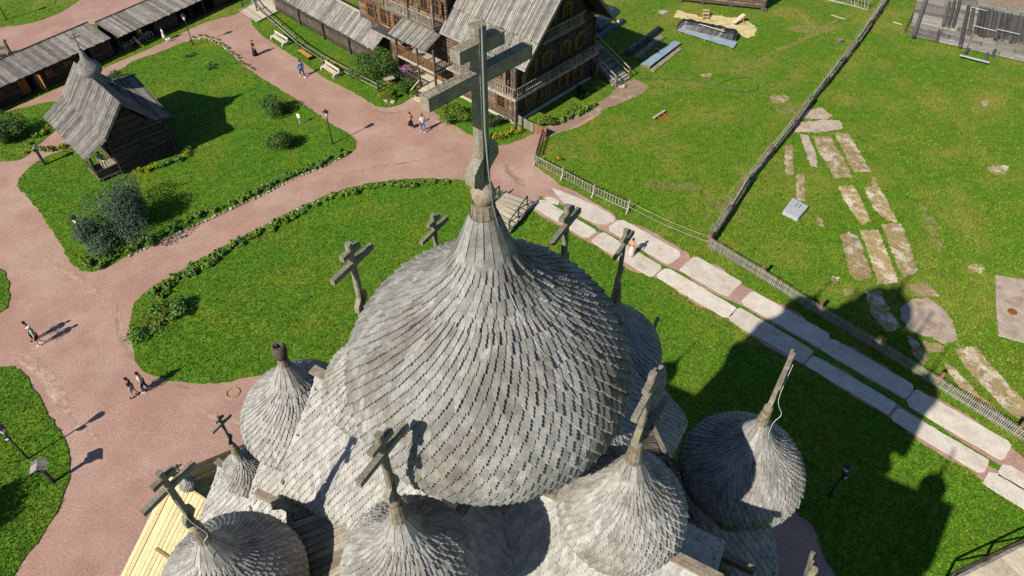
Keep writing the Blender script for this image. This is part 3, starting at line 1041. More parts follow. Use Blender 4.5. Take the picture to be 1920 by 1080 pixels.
def barrel(a, r0, r1, zb, zr, hw, w, e, parent=church, sides=(-1, 1), ridge=True, planks=False):
    """keel-shaped barrel roof running outward at angle a"""
    h = zr - zb
    x, y = D(a), D(a + 90)
    half = [(0.0, 1.0), (.09, .90), (.28, .76), (.56, .585), (.83, .41), (.98, .24), (1.0, .1), (.95, 0.0)]
    s, q, z, dq, dzz = profile_fn([(hw * p, zb + h * t) for p, t in half])
    core = MB()
    sec = [(q[i], z[i]) for i in range(0, len(q), 8)]
    full = [(-p, t) for p, t in reversed(sec)] + sec[1:]
    o = AX
    pts = lambda r, ins: [o + x * r + y * (p * (1 - ins)) + Vector((0, 0, t - ins * .6)) for p, t in full]
    A, B_ = pts(r0, .015), pts(r1 - .02, .015)
    n = len(A)
    core.add(A + B_, [(k, k + 1, n + k + 1, n + k) for k in range(n - 1)] + [tuple(range(n, 2 * n))], .4)
    br = core.build('barrel_roof', M['shingle_core'], parent)
    gb = MB()                                           # boarded gable face
    nb = 14
    for k in range(nb):
        lo, hi = -1 + 2 * k / nb, -1 + 2 * (k + 1) / nb
        ym = (lo + hi) / 2 * hw
        zt = float(np.interp(abs(ym), q[:int(len(q) * .75)], z[:int(len(q) * .75)]))
        gb.box(o + x * (r1 - .05) + y * ym + Vector((0, 0, (zb + zt) / 2 - .03)), .05, 2 * hw / nb * .94, zt - zb, hx=a)
    gb.build('gable_boards', M['roof_brown'], br)
    for sd in sides:
        def mp(Aa, S):
            S = np.clip(S, 0, s[-1])
            qq, zz = np.interp(S, s, q), np.interp(S, s, z)
            a1, b1 = np.interp(S, s, dq), np.interp(S, s, dzz)
            P = np.stack([o.x + x.x * Aa + y.x * qq * sd, o.y + x.y * Aa + y.y * qq * sd, zz + 0 * Aa], -1)
            nn = np.stack([-b1 * y.x * sd + 0 * Aa, -b1 * y.y * sd + 0 * Aa, a1 + 0 * Aa], -1)
            nn /= np.linalg.norm(nn, axis=-1, keepdims=True) + 1e-9
            return P, nn
        rows = []
        sb = .05
        k = 0
        while sb < s[-1] + e * .3:
            sb += e
            aa = np.arange(r0 + (.5 * (k % 2)) * w, r1, w)
            rows.append((max(sb - e * 2.5, 0), sb, aa, w))
            k += 1
        V, f = shingles(mp, rows, OUT_ONE, .004, .046, .036)
        emit('shingles', V, f, M['shingle_pale'], br)
    if ridge:
        rb = MB()
        rb.beam(o + x * (r0) + y * .045 + Vector((0, 0, zr + .03)), o + x * (r1 + .12) + y * .045 + Vector((0, 0, zr + .05)), .10, .035)
        rb.beam(o + x * (r0) - y * .05 + Vector((0, 0, zr + .035)), o + x * (r1 + .12) - y * .05 + Vector((0, 0, zr + .055)), .08, .035)
        rb.build('ridge_boards', M['neck'], br)
    return br


def planked(root, A, B_, C, Dd, w, mt, name='plank', thick=.04, part='roof', gap=.03, back=True, jit=.06, overlap=0.0, bmat=None):
    """boarded roof face: A-B lower edge, D-C upper edge; boards run from upper edge to lower edge"""
    A, B_, C, Dd = (Vector(p) for p in (A, B_, C, Dd))
    nrm = (B_ - A).cross(Dd - A).normalized()
    if nrm.z < 0:
        nrm = -nrm
    m = MB()
    q = nrm * -.045
    m.prism([A + q, B_ + q, C + q, Dd + q], nrm * -.05)
    pr = m.build(part, bmat or M['shingle_core'], root)
    L = max((B_ - A).length, (C - Dd).length)
    n = max(2, int(L / w))
    for k in range(n):
        t = (k + .5) / n
        lo, up = A.lerp(B_, t), Dd.lerp(C, t)
        d = (lo - up)
        if d.length < .12:
            continue
        dn = d.normalized()
        lw = ((B_ - A).length * .7 + (C - Dd).length * .3) / n
        piece(name, 'plank', mt, up + nrm * RND.uniform(-.018, .018), lo + dn * RND.uniform(-jit, jit) + nrm * RND.uniform(-.012, .012), lw - gap, thick, pr, nrm)
    return pr


T4 = {}
for a in CARD:
    barrel(a, .3, 3.62, 23.85, 25.97, 1.48, .125, .115)
    T4[a] = small_dome(2.15, a, 28.22, .88, 48, .095, OUT_ONE, kz=.95)
# plank skirts between the barrels with edge beams
for a in DIAG:
    x, y = D(a), D(a + 90)
    up = AX + x * 1.5 + Vector((0, 0, 24.75))
    lo = AX + x * 3.56 + Vector((0, 0, 23.72))
    planked(church, lo - y * 1.55, lo + y * 1.55, up + y * 1.05, up - y * 1.05, .15, M['roof_brown'], part='skirt_roof', bmat=M['roof_brown'], gap=.008)
    b = MB()
    b.beam(lo - y * 1.75 + x * .05 - Vector((0, 0, .06)), lo + y * 1.75 + x * .05 - Vector((0, 0, .06)), .10, .16)
    b.build('edge_beam', M['neck'], church)
    up2 = AX + x * 3.5 + Vector((0, 0, 23.55))
    lo2 = AX + x * 4.3 + Vector((0, 0, 23.05))
# skirt boards on the cardinal faces under the barrel ends
for a in CARD:
    x, y = D(a), D(a + 90)
    up = AX + x * 3.2 + Vector((0, 0, 23.9))
    lo = AX + x * 4.0 + Vector((0, 0, 23.45))
    planked(church, lo - y * 1.66, lo + y * 1.66, up + y * 1.33, up - y * 1.33, .15, M['roof_brown'], part='skirt_roof', bmat=M['roof_brown'], gap=.008)
    for sd in (-1, 1):
        b = MB()
        b.beam(AX + x * 2.5 + y * (sd * 1.5) + Vector((0, 0, 23.80)), AX + x * 4.3 + y * (sd * 1.62) + Vector((0, 0, 23.66)), .12, .16)
        b.build('edge_beam', M['neck'], church)


def octa(z0, z1, ap, name, m_, parent=church):
    b = MB()
    R = ap / math.cos(math.pi / 8)
    n = max(1, int((z1 - z0) / .3))
    for k in range(n):
        za, zc = z0 + (z1 - z0) * k / n, z0 + (z1 - z0) * (k + 1) / n
        pts = []
        prof = ((za, R - .06), (za + .05, R + .02), ((za + zc) / 2, R + .05), (zc - .05, R + .02), (zc, R - .06))
        vs, fs = [], []
        for zz, rr in prof:
            for j in range(8):
                p = pol(rr, 60 + 22.5 + 45 * j, zz)
                vs.append(p)
        for i in range(4):
            for j in range(8):
                fs.append((i * 8 + j, i * 8 + (j + 1) % 8, (i + 1) * 8 + (j + 1) % 8, (i + 1) * 8 + j))
        b.add(vs, fs)
    b.add([pol(R, 82.5 + 45 * j, z1) for j in range(8)], [tuple(range(8))])
    return b.build(name, m_, parent)


octa(20.4, 23.5, 3.45, 'octagon_wall', M['log'])
octa(0, 20.6, 5.0, 'octagon_wall', M['log'])
# --- eight domes of the third tier
for i, a in enumerate(CARD + DIAG):
    vis = a in (15, 60, 150, 195, 330)
    barrel(a, 3.3, 5.62, 20.75, 22.98, 1.36, .14, .135)
    rr, zz = {15: (4.95, 25.55), 60: (4.9, 25.6), 150: (4.5, 26.0), 195: (4.45, 26.1), 330: (4.6, 25.8), 105: (4.6, 25.8)}.get(a, (4.6, 25.8))
    small_dome(rr, a, zz, 1.15, 60, .10, OUT_ONE, has_cross=(a != 150), ch=1.62, cw=.88, ct=.09, kz=1.12)
# second tier: four lower barrels at the ends of the arms
for a in CARD:
    x, y = D(a), D(a + 90)
    b = MB()
    for k in range(60):
        z = .15 + k * .28
        if z > 15.9:
            break
        b.box(AX + x * 6.4 + Vector((0, 0, z)), 5.4, 3.2 + .06 * (k % 2), .27, hx=a)
    b.build('arm_wall', M['log'], church)
    r2 = 9.2
    barrel(a, 4.6, r2, 15.9, 18.2, 1.62, .15, .15)
    pr = {150: (7.93, 20.08, .62), 60: (8.9, 19.5, .66)}.get(a, (7.9, 20.0, .64))
    small_dome(pr[0], a, pr[1], pr[2], 40, .085, OUT_ONE, ch=1.4, cw=.62, ct=.075)

# --- gallery roof of fresh yellow boards (left) with its small cupola
x, y = D(150), D(240)
rg = lambda r, w: AX + x * r + y * w + Vector((0, 0, 14.03 - abs(w) * .69))
ny = planked(church, rg(13.25, 4.2), rg(7.6, 4.2), rg(7.6, .02), rg(13.25, .02), .17, M['new_wood'], part='fresh_roof', thick=.035, gap=.016, jit=.02)
ny['label'] = 'fresh yellow board roof'
by_ = planked(church, rg(13.25, -3.6), rg(7.6, -3.6), rg(7.6, -.02), rg(13.25, -.02), .2, M['new_wood_brown'], part='shade_toned_roof', thick=.035, gap=.01, jit=.03)  # slope away from the sun: its shade is put into browner boards
for q in ((11.4, 1.6), (9.7, 1.5), (10.4, 2.7), (11.3, 3.2)):
    pass
for (w0, ra, rb) in ((1.9, 12.4, 10.0), (2.65, 12.0, 10.0), (3.05, 11.9, 10.0), (3.45, 12.1, 9.6)):
    piece('roof_batten', 'plank', M['new_wood_brown'], rg(ra, w0) + Vector((0, 0, .06)), rg(rb, w0) + Vector((0, 0, .06)), .10, .08, ny, (0, 0, 1))
b = MB()
b.beam(rg(13.3, .06) + Vector((0, 0, .06)), rg(7.6, .06) + Vector((0, 0, .06)), .05, .10)
b.build('ridge_boards', M['new_wood'], church)
b = MB()
for k in range(40):
    z = .15 + .28 * k
    if z > 11.2:
        break
    b.box(AX + x * 10.0 + Vector((0, 0, z)), 5.6, 5.4, .27, hx=150)
b.build('gallery_wall', M['log'], church)
small_dome(12.3, 150, 14.72, .25, 26, .05, OUT_ONE, ch=.75, cw=.34, ct=.05)
# loose lightning cables on the side crosses
for a, zc in ((195, 26.1), (15, 25.55)):
    rr = {330: 2.15, 195: 4.45, 15: 4.95}[a]
    c0 = pol(rr, a)
    k = 1.06 / .86 if a != 330 else 1
    b = MB()
    p = [c0 + Vector((.03, -.09, zc + 1.45)), c0 + Vector((.05, -.09, zc + .5)), c0 + Vector((.20, -.12, zc + .1)), c0 + Vector((.10, -.16, zc - .12)), c0 + Vector((.14, -.2, zc - .5 * k)), c0 + Vector((.34 * k, -.37 * k, zc - .98 * k)), c0 + Vector((.55 * k, -.60 * k, zc - 1.4 * k)), c0 + Vector((.62 * k, -.66 * k, zc - 1.7 * k))]
    cs = []
    for q0, q1, q2, q3 in zip([p[0]] + p[:-2], p[:-1], p[1:], p[2:] + [p[-1]]):
        for t in (0, .25, .5, .75):
            cs.append(.5 * ((2 * q1) + (q2 - q0) * t + (2 * q0 - 5 * q1 + 4 * q2 - q3) * t * t + (3 * q1 - q0 - 3 * q2 + q3) * t ** 3))
    b.tube(cs, .0045, 5)
    b.build('cable', M['cable'], church)

# ------------------------------------------------------------------ buildings


def log_wall(root, p0, p1, z0, z1, d, mt, tops=None, part='wall', ext=.15):
    """stacked round logs from p0 to p1; tops(z)->(t0,t1) trims for gables"""
    p0, p1 = Vector(p0), Vector(p1)
    p0.z = p1.z = 0
    n = max(1, int(round((z1 - z0) / d)))
    dd = (p1 - p0).normalized()
    b = MB()
    nn = Vector((-dd.y, dd.x, 0))
    if tops is None:
        b.prism([p0 + nn * .03 + Vector((0, 0, z0)), p1 + nn * .03 + Vector((0, 0, z0)), p1 + nn * .03 + Vector((0, 0, z1)), p0 + nn * .03 + Vector((0, 0, z1))], nn * -.06)
    else:
        m0, m1 = tops(z1 - .01)
        L = (p1 - p0).length
        b.prism([p0 + Vector((0, 0, z0)), p1 + Vector((0, 0, z0)), p0 + dd * (L * m1) + Vector((0, 0, z1)), p0 + dd * (L * m0) + Vector((0, 0, z1))], nn * .03)
    w = b.build(part, M['shingle_core'], root)
    for k in range(n):
        z = z0 + (k + .5) * (z1 - z0) / n
        a, c = p0, p1
        e = ext
        if tops:
            t0, t1 = tops(z)
            a, c = p0.lerp(p1, t0), p0.lerp(p1, t1)
            e = 0
            if (c - a).length < .2:
                continue
        r = RND.uniform(-.012, .012)
        piece('log', 'log', mt, a - dd * e + Vector((0, 0, z)) + nn * r, c + dd * e + Vector((0, 0, z)) + nn * r, d * .5, d * .5, w)
    return w


def window(root, c, ang, w=.8, h=1.1, shutters=True, mt=None, crown=True):
    """window facing angle ang, centre c"""
    x, Z = D(ang + 90), Vector((0, 0, 1))
    nrm = D(ang)
    c = Vector(c)
    Mx = Matrix((x, -nrm, Z)).transposed()
    mt = mt or M['carved']
    b = MB()
    t = .09
    for s in (-1, 1):
        b.box(c + nrm * .12 + x * (s * (w / 2 + t / 2)), t, .10, h + 2 * t, M=Mx)
        b.box(c + nrm * .12 + Z * (s * (h / 2 + t / 2)), w, .10, t, M=Mx)
    b.box(c + nrm * .125, .05, .05, h, M=Mx)
    b.box(c + nrm * .125 + Z * h * .15, w, .05, .05, M=Mx)
    f = b.build('window', mt, root)
    g = MB()
    g.box(c + nrm * .085, w, .02, h, M=Mx)
    g.build('pane', M['glass'], f)
    s_ = MB()
    s_.box(c + nrm * .17 - Z * (h / 2 + t + .03), w + .35, .16, .06, M=Mx)
    s_.build('sill', mt, f)
    if crown:
        q = MB()
        q.prism([c + nrm * .1 + Z * (h / 2 + t) + x * a + Z * bz for a, bz in ((-w * .75, 0), (w * .75, 0), (w * .6, .13), (w * .25, .18), (0, .34), (-w * .25, .18), (-w * .6, .13))], nrm * .08)
        q.build('crown_board', mt, f)
    if shutters:
        for s in (-1, 1):
            q = MB()
            q.box(c + nrm * .15 + x * (s * (w / 2 + t + .15)), .28, .04, h + .1, M=Mx)
            q.box(c + nrm * .18 + x * (s * (w / 2 + t + .15)) + Z * .2, .2, .03, .3, M=Mx)
            q.box(c + nrm * .18 + x * (s * (w / 2 + t + .15)) - Z * .25, .2, .03, .3, M=Mx)
            q.build('shutter', mt, f)
    return f


def balustrade(root, a, b_, z, h=.95, sp=.2, mt=None, name='railing', carved=True):
    """railing from a to b at floor height z with single balusters"""
    mt = mt or M['roof']
    a, b_ = Vector(a), Vector(b_)
    a.z = b_.z = z
    m = MB()
    Z = Vector((0, 0, 1))
    m.beam(a + Z * h, b_ + Z * h, .10, .07)
    m.beam(a + Z * .12, b_ + Z * .12, .08, .07)
    r = m.build(name, mt, root)
    L = (b_ - a).length
    n = int(L / sp)
    for k in range(1, n):
        p = a.lerp(b_, k / n)
        if carved:
            piece('baluster', 'log', mt, p + Z * .12, p + Z * h, .045, .045, r)
        else:
            piece('baluster', 'plank', mt, p + Z * .12, p + Z * h, .09, .03, r, (b_ - a).cross(Z))
    return r


def post(root, p, z0, z1, w, mt, name='post', parent_part=None):
    b = MB()
    b.box(Vector((p[0], p[1], (z0 + z1) / 2)), w, w, z1 - z0, hx=47.6)
    b.box(Vector((p[0], p[1], z0 + (z1 - z0) * .8)), w * 1.25, w * 1.25, .08, hx=47.6)
    return b.build(name, mt, root)


# --- manor house (top centre)
C0 = G(965, 232)
HF = Fr(C0, 47.6)                       # x along the gable wall, y along the long wall
house = empty('log_house', (C0.x, C0.y, 0), 'big two-storey log manor house with carved balconies and steep grey plank roof', 'house')
GW, LW = 11.0, 8.4                    # gable width, length of the main block
zE, zR, ov = 6.45, 12.95, 1.9
b = MB()
b.box(HF(GW / 2, LW / 2 + .1, 3.1), GW - .3, LW - .3, 6.2, hx=47.6)
b.prism([HF(.1, .1, 6.2), HF(GW - .1, .1, 6.2), HF(GW / 2, .1, 12.2)], HF(0, LW, 0) - HF(0, 0, 0))
b.build('core', M['log_dark'], house)
log_wall(house, HF(0, 0), HF(GW, 0), .3, 6.3, .27, M['log_dark'], part='gable_wall', ext=.3)  # walls away from the sun: shade put into the darker log colour
sl = (zR - .9 - 6.3) / (GW / 2)
log_wall(house, HF(0, 0), HF(GW, 0), 6.3, zR - .9, .27, M['log_dark'], tops=lambda z: ((z - 6.3) / sl / GW, 1 - (z - 6.3) / sl / GW), part='gable_wall')
log_wall(house, HF(0, LW), HF(0, 0), .3, 6.3, .27, M['log'], part='long_wall', ext=.3)
log_wall(house, HF(GW, 0), HF(GW, LW), .3, 6.3, .27, M['log_dark'], part='long_wall', ext=.3)
b = MB()
b.box(HF(GW / 2, LW / 2, .15), GW + .3, LW + .3, .3, hx=47.6)
b.build('plinth', M['stone'], house)
k = (zR - zE) / (GW / 2 + .8)
mid = .24                              # lower kick of boards
lo0, lo1 = HF(-.8, -ov, zE), HF(-.8, LW, zE)
m0, m1 = HF(.75, -ov, zE + 1.55 * k + .03), HF(.75, LW, zE + 1.55 * k + .03)
t0, t1 = HF(GW / 2, -ov, zR), HF(GW / 2, LW, zR)
planked(house, lo0, lo1, m1, m0, .2, M['roof'], thick=.05)
planked(house, m0 + Vector((0, 0, .05)), m1 + Vector((0, 0, .05)), t1, t0, .2, M['roof'], thick=.05)
r0, r1 = HF(GW + .8, -ov, zE), HF(GW + .8, LW, zE)
planked(house, r1, r0, t0, t1, .3, M['roof'], thick=.05)
b = MB()
b.beam(HF(-.85, -ov - .05, zE - .1), HF(-.85, LW, zE - .1), .12, .2)
b.build('gutter', M['roof'], house)
b = MB()
b.beam(HF(GW + .85, -ov - .4, zE - .12), HF(GW + .85, LW, zE - .12), .12, .2)
b.build('gutter', M['deck'], house)
for sx, e in ((-.8, 1), (GW + .8, -1)):
    b = MB()
    b.beam(HF(sx, -ov - .04, zE - .12), HF(GW / 2, -ov - .04, zR - .12), .04, .26)
    b.build('bargeboard', M['roof'], house)
# balcony round the front corner
bz = 3.15
for (a, c) in (((-.95, -.95), (GW, 0)), ((-.95, 0), (0, LW))):
    b = MB()
    ax_, ay_ = a
    cx_, cy_ = c
    b.prism([HF(ax_, ay_, bz - .16), HF(cx_, ay_, bz - .16), HF(cx_, cy_, bz - .16), HF(ax_, cy_, bz - .16)], (0, 0, .15))
    b.build('balcony_floor', M['roof'], house)
balustrade(house, HF(-.92, -.92), HF(GW, -.92), bz, 1.0, .26, M['roof_brown'])
balustrade(house, HF(-.92, -.92), HF(-.92, LW - 1.2), bz, 1.0, .3, M['roof_brown'])
for q in ((-.88, -.88), (GW - .1, -.88)):
    post(house, HF(*q), .2, bz - .1, .22, M['log'])
for q in ((-.62, -.62), (-.62, .55), (.55, -.62)):
    post(house, HF(*q), bz, 6.5, .26, M['log'])
# stacked corner logs
b = MB()
b.build
up_b = MB()
up_b.prism([HF(2.6, -1.0, 7.0), HF(8.4, -1.0, 7.0), HF(8.4, 0, 7.0), HF(2.6, 0, 7.0)], (0, 0, .16))
up_b.build('balcony_floor', M['roof'], house)
balustrade(house, HF(2.65, -.95), HF(8.35, -.95), 7.15, .95, .3, M['roof_brown'])
for s in (1.9, 4.0, 6.6, 8.8):
    window(house, HF(s, -.05, 4.9), -42.4, .8, 1.15)
    window(house, HF(s, -.05, 1.75), -42.4, .8, 1.1)
for s in (4.4, 6.6):
    window(house, HF(s, -.05, 8.4), -42.4, .75, 1.2)
for s in (1.5, 4.3, 6.6):
    window(house, HF(-.05, s, 4.85), 227.6, .85, 1.15)
    window(house, HF(-.05, s, 1.75), 227.6, .85, 1.1)
# left block with porch and upper gallery
L0, L1 = LW, 21.0
b = MB()
b.box(HF(5.2, (L0 + L1) / 2, 6.0), 10.0, L1 - L0 - .3, 12.0, hx=47.6)
b.build('core', M['log_dark'], house)
log_wall(house, HF(0, L1), HF(0, L0), .3, 12, .27, M['log'], part='long_wall', ext=.2)
gz = 6.75
b = MB()
b.prism([HF(-1.45, L0, gz - .16), HF(0, L0, gz - .16), HF(0, 15.5, gz - .16), HF(-1.45, 15.5, gz - .16)], (0, 0, .15))
b.build('gallery_floor', M['roof'], house)
balustrade(house, HF(-1.4, L0 + .1), HF(-1.4, 15.4), gz, .95, .19, M['roof_brown'], carved=False)
for s in (L0 + .15, 11.9, 15.4):
    post(house, HF(-1.4, s), gz, 9.6, .2, M['log'])
for s in (9.4, 11.0, 13.4, 15.8, 18.2):
    window(house, HF(-.05, s, 8.15), 227.6, .8, 1.3)
for s in (13.6, 15.2, 17.2, 19.2):
    window(house, HF(-.05, s, 4.9), 227.6, .9, 1.35)
for s in (15.0, 17.5):
    window(house, HF(-.05, s, 1.9), 227.6, .8, 1.1)
planked(house, HF(-2.75, L0 + .0, 5.15), HF(-2.75, 13.6, 5.15), HF(-.1, 13.6, 6.3), HF(-.1, L0 + .0, 6.3), .17, M['roof'], part='porch_roof')
# long side gallery left of the porch
b = MB()
b.prism([HF(-1.3, 13.6, 3.5), HF(0, 13.6, 3.5), HF(0, 18.2, 3.5), HF(-1.3, 18.2, 3.5)], (0, 0, .15))
b.build('gallery_floor', M['roof'], house)
balustrade(house, HF(-1.25, 13.7), HF(-1.25, 18.1), 3.65, .9, .2, M['log_dark'])
for zf, dx in ((3.05, -2.3), (.75, -2.3)):
    b = MB()
    b.prism([HF(dx, L0 - .6, zf - .15), HF(0, L0 - .6, zf - .15), HF(0, 13.2, zf - .15), HF(dx, 13.2, zf - .15)], (0, 0, .15))
    b.build('porch_floor', M['deck'], house)
    balustrade(house, HF(dx + .06, 10.2 if zf < 2 else L0 - .5), HF(dx + .06, 13.1), zf, .9, .19, M['carved' if zf > 2 else 'log_dark'])
    balustrade(house, HF(dx + .06, L0 - .55), HF(0, L0 - .55), zf, .9, .19, M['log_dark'])
for s in (L0 - .5, 10.2, 13.1):
    post(house, HF(-2.25, s), 0, 5.3, .17, M['log_dark'])
b = MB()
b.box(HF(-.1, 9.6, 4.0), .1, 1.0, 1.9, hx=47.6)
b.build('door', M['log_dark'], house)
b = MB()
b.box(HF(-.1, 9.9, 1.75), .1, 1.1, 1.95, hx=47.6)
b.build('door', M['carved'], house)
# entrance steps with new yellow rails
for i in range(4):
    b = MB()
    b.box(HF(-2.55 - .28 * i, 9.0, .66 - .17 * i), .34, 2.0, .07, hx=47.6)
    b.build('step', M['new_wood'], house)
for s in (7.9, 10.1):
    b = MB()
    b.beam(HF(-2.4, s, 1.55), HF(-3.6, s, .95), .09, .08)
    for j in range(4):
        p = HF(-2.45 - .37 * j, s)
        b.box(p + Vector((0, 0, .62 - .13 * j + .2)), .13, .05, .85, hx=47.6)
    b.build('stair_rail', M['new_wood'], house)
# wide back stair on the right end of the gable wall
st0, st1 = 11.6, 13.8
for i in range(15):
    b = MB()
    t = i / 14
    b.box(HF((st0 + st1) / 2, 1.4 - 4.3 * t, 2.15 - 2.0 * t), st1 - st0, .32, .06, hx=47.6)
    b.build('step', M['roof'], house)
for x_ in (st0, st1):
    b = MB()
    b.beam(HF(x_, 1.6, 3.15), HF(x_, -2.9, 1.05), .07, .07)
    b.build('stair_rail', M['deck'], house)
    b = MB()
    b.beam(HF(x_, 1.6, 2.6), HF(x_, -2.9, .55), .06, .06)
    b.build('stair_rail', M['deck'], house)
    b = MB()
    b.beam(HF(x_, 1.6, 2.05), HF(x_, -2.9, .02), .08, .3)
    b.build('stringer', M['log'], house)
    for y_, zt in ((1.6, 3.2), (-2.9, 1.15)):
        post(house, HF(x_, y_), 0, zt, .16, M['log'])
b = MB()
b.prism([HF(GW, .6, 2.05), HF(st1, .6, 2.05), HF(st1, 3.2, 2.05), HF(GW, 3.2, 2.05)], (0, 0, .1))
b.build('landing', M['roof'], house)

# --- low log wing left of the house
A0 = G(700, 95, 2.2)
WF = Fr((A0.x, A0.y, 0), 134.8)       # x runs away to the left, y towards the camera side
wing = empty('log_wing', (A0.x, A0.y, 0), 'low log storehouse with long grey plank roof beside the manor house', 'building')
WL, WW = 19.0, 4.6
wx = lambda s, w, z: WF(s, -w, z)
b = MB()
b.box(wx(WL / 2, WW / 2 + .1, 1.05), WL - .8, WW - .6, 2.1, hx=134.8)
b.prism([wx(.4, .3, 2.1), wx(.4, WW - .3, 2.1), wx(.4, WW / 2, 3.5)], wx(WL - .8, 0, 0) - wx(0, 0, 0))
b.build('core', M['log_dark'], wing)
log_wall(wing, wx(.35, .35, 0), wx(WL, .35, 0), .1, 2.15, .24, M['log_dark'], part='long_wall', ext=.2)
log_wall(wing, wx(.35, .35, 0), wx(.35, WW - .35, 0), .1, 2.2, .22, M['log_dark'], part='gable_wall', ext=.2)
log_wall(wing, wx(.35, .35, 0), wx(.35, WW - .35, 0), 2.2, 3.55, .22, M['log_dark'], tops=lambda z: ((z - 2.2) / 1.4 / 2, 1 - (z - 2.2) / 1.4 / 2), part='gable_wall')
planked(wing, wx(0, 0, 2.2), wx(WL, 0, 2.2), wx(WL, WW / 2, 3.75), wx(0, WW / 2, 3.75), .2, M['roof'], thick=.05)
planked(wing, wx(WL, WW, 2.2), wx(0, WW, 2.2), wx(0, WW / 2, 3.75), wx(WL, WW / 2, 3.75), .3, M['roof'], thick=.05)
b = MB()
b.beam(wx(-.1, WW / 2, 3.84), wx(WL, WW / 2, 3.84), .22, .08)
b.build('ridge_boards', M['deck'], wing)
for s in (4.6, 9.3, 14.0):
    post(wing, wx(s, .2, 0), 0, 2.1, .24, M['log_dark'], 'wall_post')

# --- long open cart shed (top left)
S0 = G(0, 205)
SF = Fr(S0, 57)
shed = empty('cart_shed', (S0.x, S0.y, 0), 'long low log shed with grey plank roof and open cart bays', 'shed')
sh = lambda s, d, z: SF(s, d, z)
for (s0, s1, z0, z1, d0, d1, w) in ((-8, 12.6, 1.95, 2.75, -.35, 2.9, .26), (13.3, 31, 1.75, 2.45, -.45, 2.9, .28)):
    planked(shed, sh(s0, d0, z0), sh(s1, d0, z0), sh(s1, d1, z1), sh(s0, d1, z1), w, M['roof'], thick=.05)
    b = MB()
    b.beam(sh(s0, d1 + .1, z1 + .03), sh(s1, d1 + .1, z1 + .03), .2, .12)
    b.build('ridge_beam', M['log_dark'], shed)
    log_wall(shed, sh(s0, 2.6, 0), sh(s1, 2.6, 0), .05, z1 - .1, .25, M['log_dark'], part='back_wall', ext=.1)
b = MB()
b.prism([sh(-8, -.2, .012), sh(31, -.2, .012), sh(31, 2.6, .012), sh(-8, 2.6, .012)], (0, 0, .02))
b.build('floor', M['log_dark'], shed)  # dark floor added so its colour gives the open bays their shade
for (s0, s1) in ((-8, 2.4), (4.2, 9.6), (10.4, 12.4), (18.0, 20.6), (26.0, 30.5)):
    log_wall(shed, sh(s0, .25, 0), sh(s1, .25, 0), .05, 1.85, .22, M['log_dark'], part='front_wall', ext=.15)
    for s in (s0, s1):
        log_wall(shed, sh(s, .25, 0), sh(s, 2.5, 0), .05, 1.8, .22, M['log_dark'], part='side_wall', ext=.1)
for s in (13.4, 15.7, 22.5, 24.3):
    post(shed, sh(s, .1, 0), 0, 1.8, .16, M['log_dark'])
for s in (.6, 5.6, 7.6):
    window(shed, sh(s, .2, 1.15), -33, .5, .45, shutters=False, crown=False)
b = MB()
b.box(sh(3.0, .35, .9), .9, .06, 1.6, hx=57)
b.build('door', M['carved'], shed)
dd = empty('open_door', sh(4.25, -.15, 0), 'yellow plank door standing open against the cart shed', 'door')
for k in range(5):
    piece('plank', 'plank', M['new_wood_brown' if k % 2 else 'orange_wood'], sh(4.25 + .03 * k, -.1 - .16 * k, .05), sh(4.25 + .03 * k, -.1 - .16 * k, 1.7), .15, .05, dd, D(57))

# --- chapel with dome on the left lawn
P0 = G(237, 328)
CF = Fr(P0, 44.5)
chapel = empty('log_chapel', (P0.x, P0.y, 0), 'small dark log chapel with steep plank roofs and a single onion dome on the lawn', 'chapel')
cu, RZ, RU = None, 6.35, 1.75
b = MB()
b.box(CF(2.2, 4.6, 1.6), 4.2, 8.4, 3.2, hx=44.5)
b.prism([CF(.1, .2, 3.2), CF(3.5, .2, 3.2), CF(RU, .2, 5.9)], CF(0, 8.4, 0) - CF(0, 0, 0))
b.build('core', M['log_dark'], chapel)
log_wall(chapel, CF(0, .1), CF(4.5, .1), .1, 3.4, .2, M['log_dark'], part='front_wall', ext=.25)
log_wall(chapel, CF(0, .1), CF(3.5, .1), 3.4, 6.0, .2, M['log_dark'], tops=lambda z: ((z - 3.4) / 2.6 * .5, 1 - (z - 3.4) / 2.6 * .5), part='gable_wall')
log_wall(chapel, CF(4.5, .1), CF(4.5, 8.8), .1, 3.3, .2, M['log_dark'], part='side_wall', ext=.25)
log_wall(chapel, CF(0, 8.8), CF(0, 2.6), .1, 3.3, .2, M['log_dark'], part='side_wall', ext=.2)
# steep upper slopes
v0, v1 = -.55, 8.6
planked(chapel, CF(-.35, v0, 4.05), CF(-.35, v1, 4.05), CF(RU, v1, RZ), CF(RU, v0, RZ), .16, M['roof_old'], thick=.05, part='steep_roof')
planked(chapel, CF(3.85, v1, 4.05), CF(3.85, v0, 4.05), CF(RU, v0, RZ), CF(RU, v1, RZ), .2, M['roof_old'], thick=.05, part='steep_roof')
# flared lower slope over the porch
planked(chapel, CF(-2.3, v0 + .9, 2.45), CF(-2.3, 9.3, 2.45), CF(-.3, 8.4, 4.08), CF(-.3, v0, 4.08), .24, M['roof_old'], thick=.05, part='flared_roof')
planked(chapel, CF(-2.3, 9.3, 2.45), CF(1.7, 9.6, 3.3), CF(1.7, 5.0, 5.25), CF(-.3, 8.4, 4.08), .3, M['roof_old'], thick=.05, part='flared_roof')
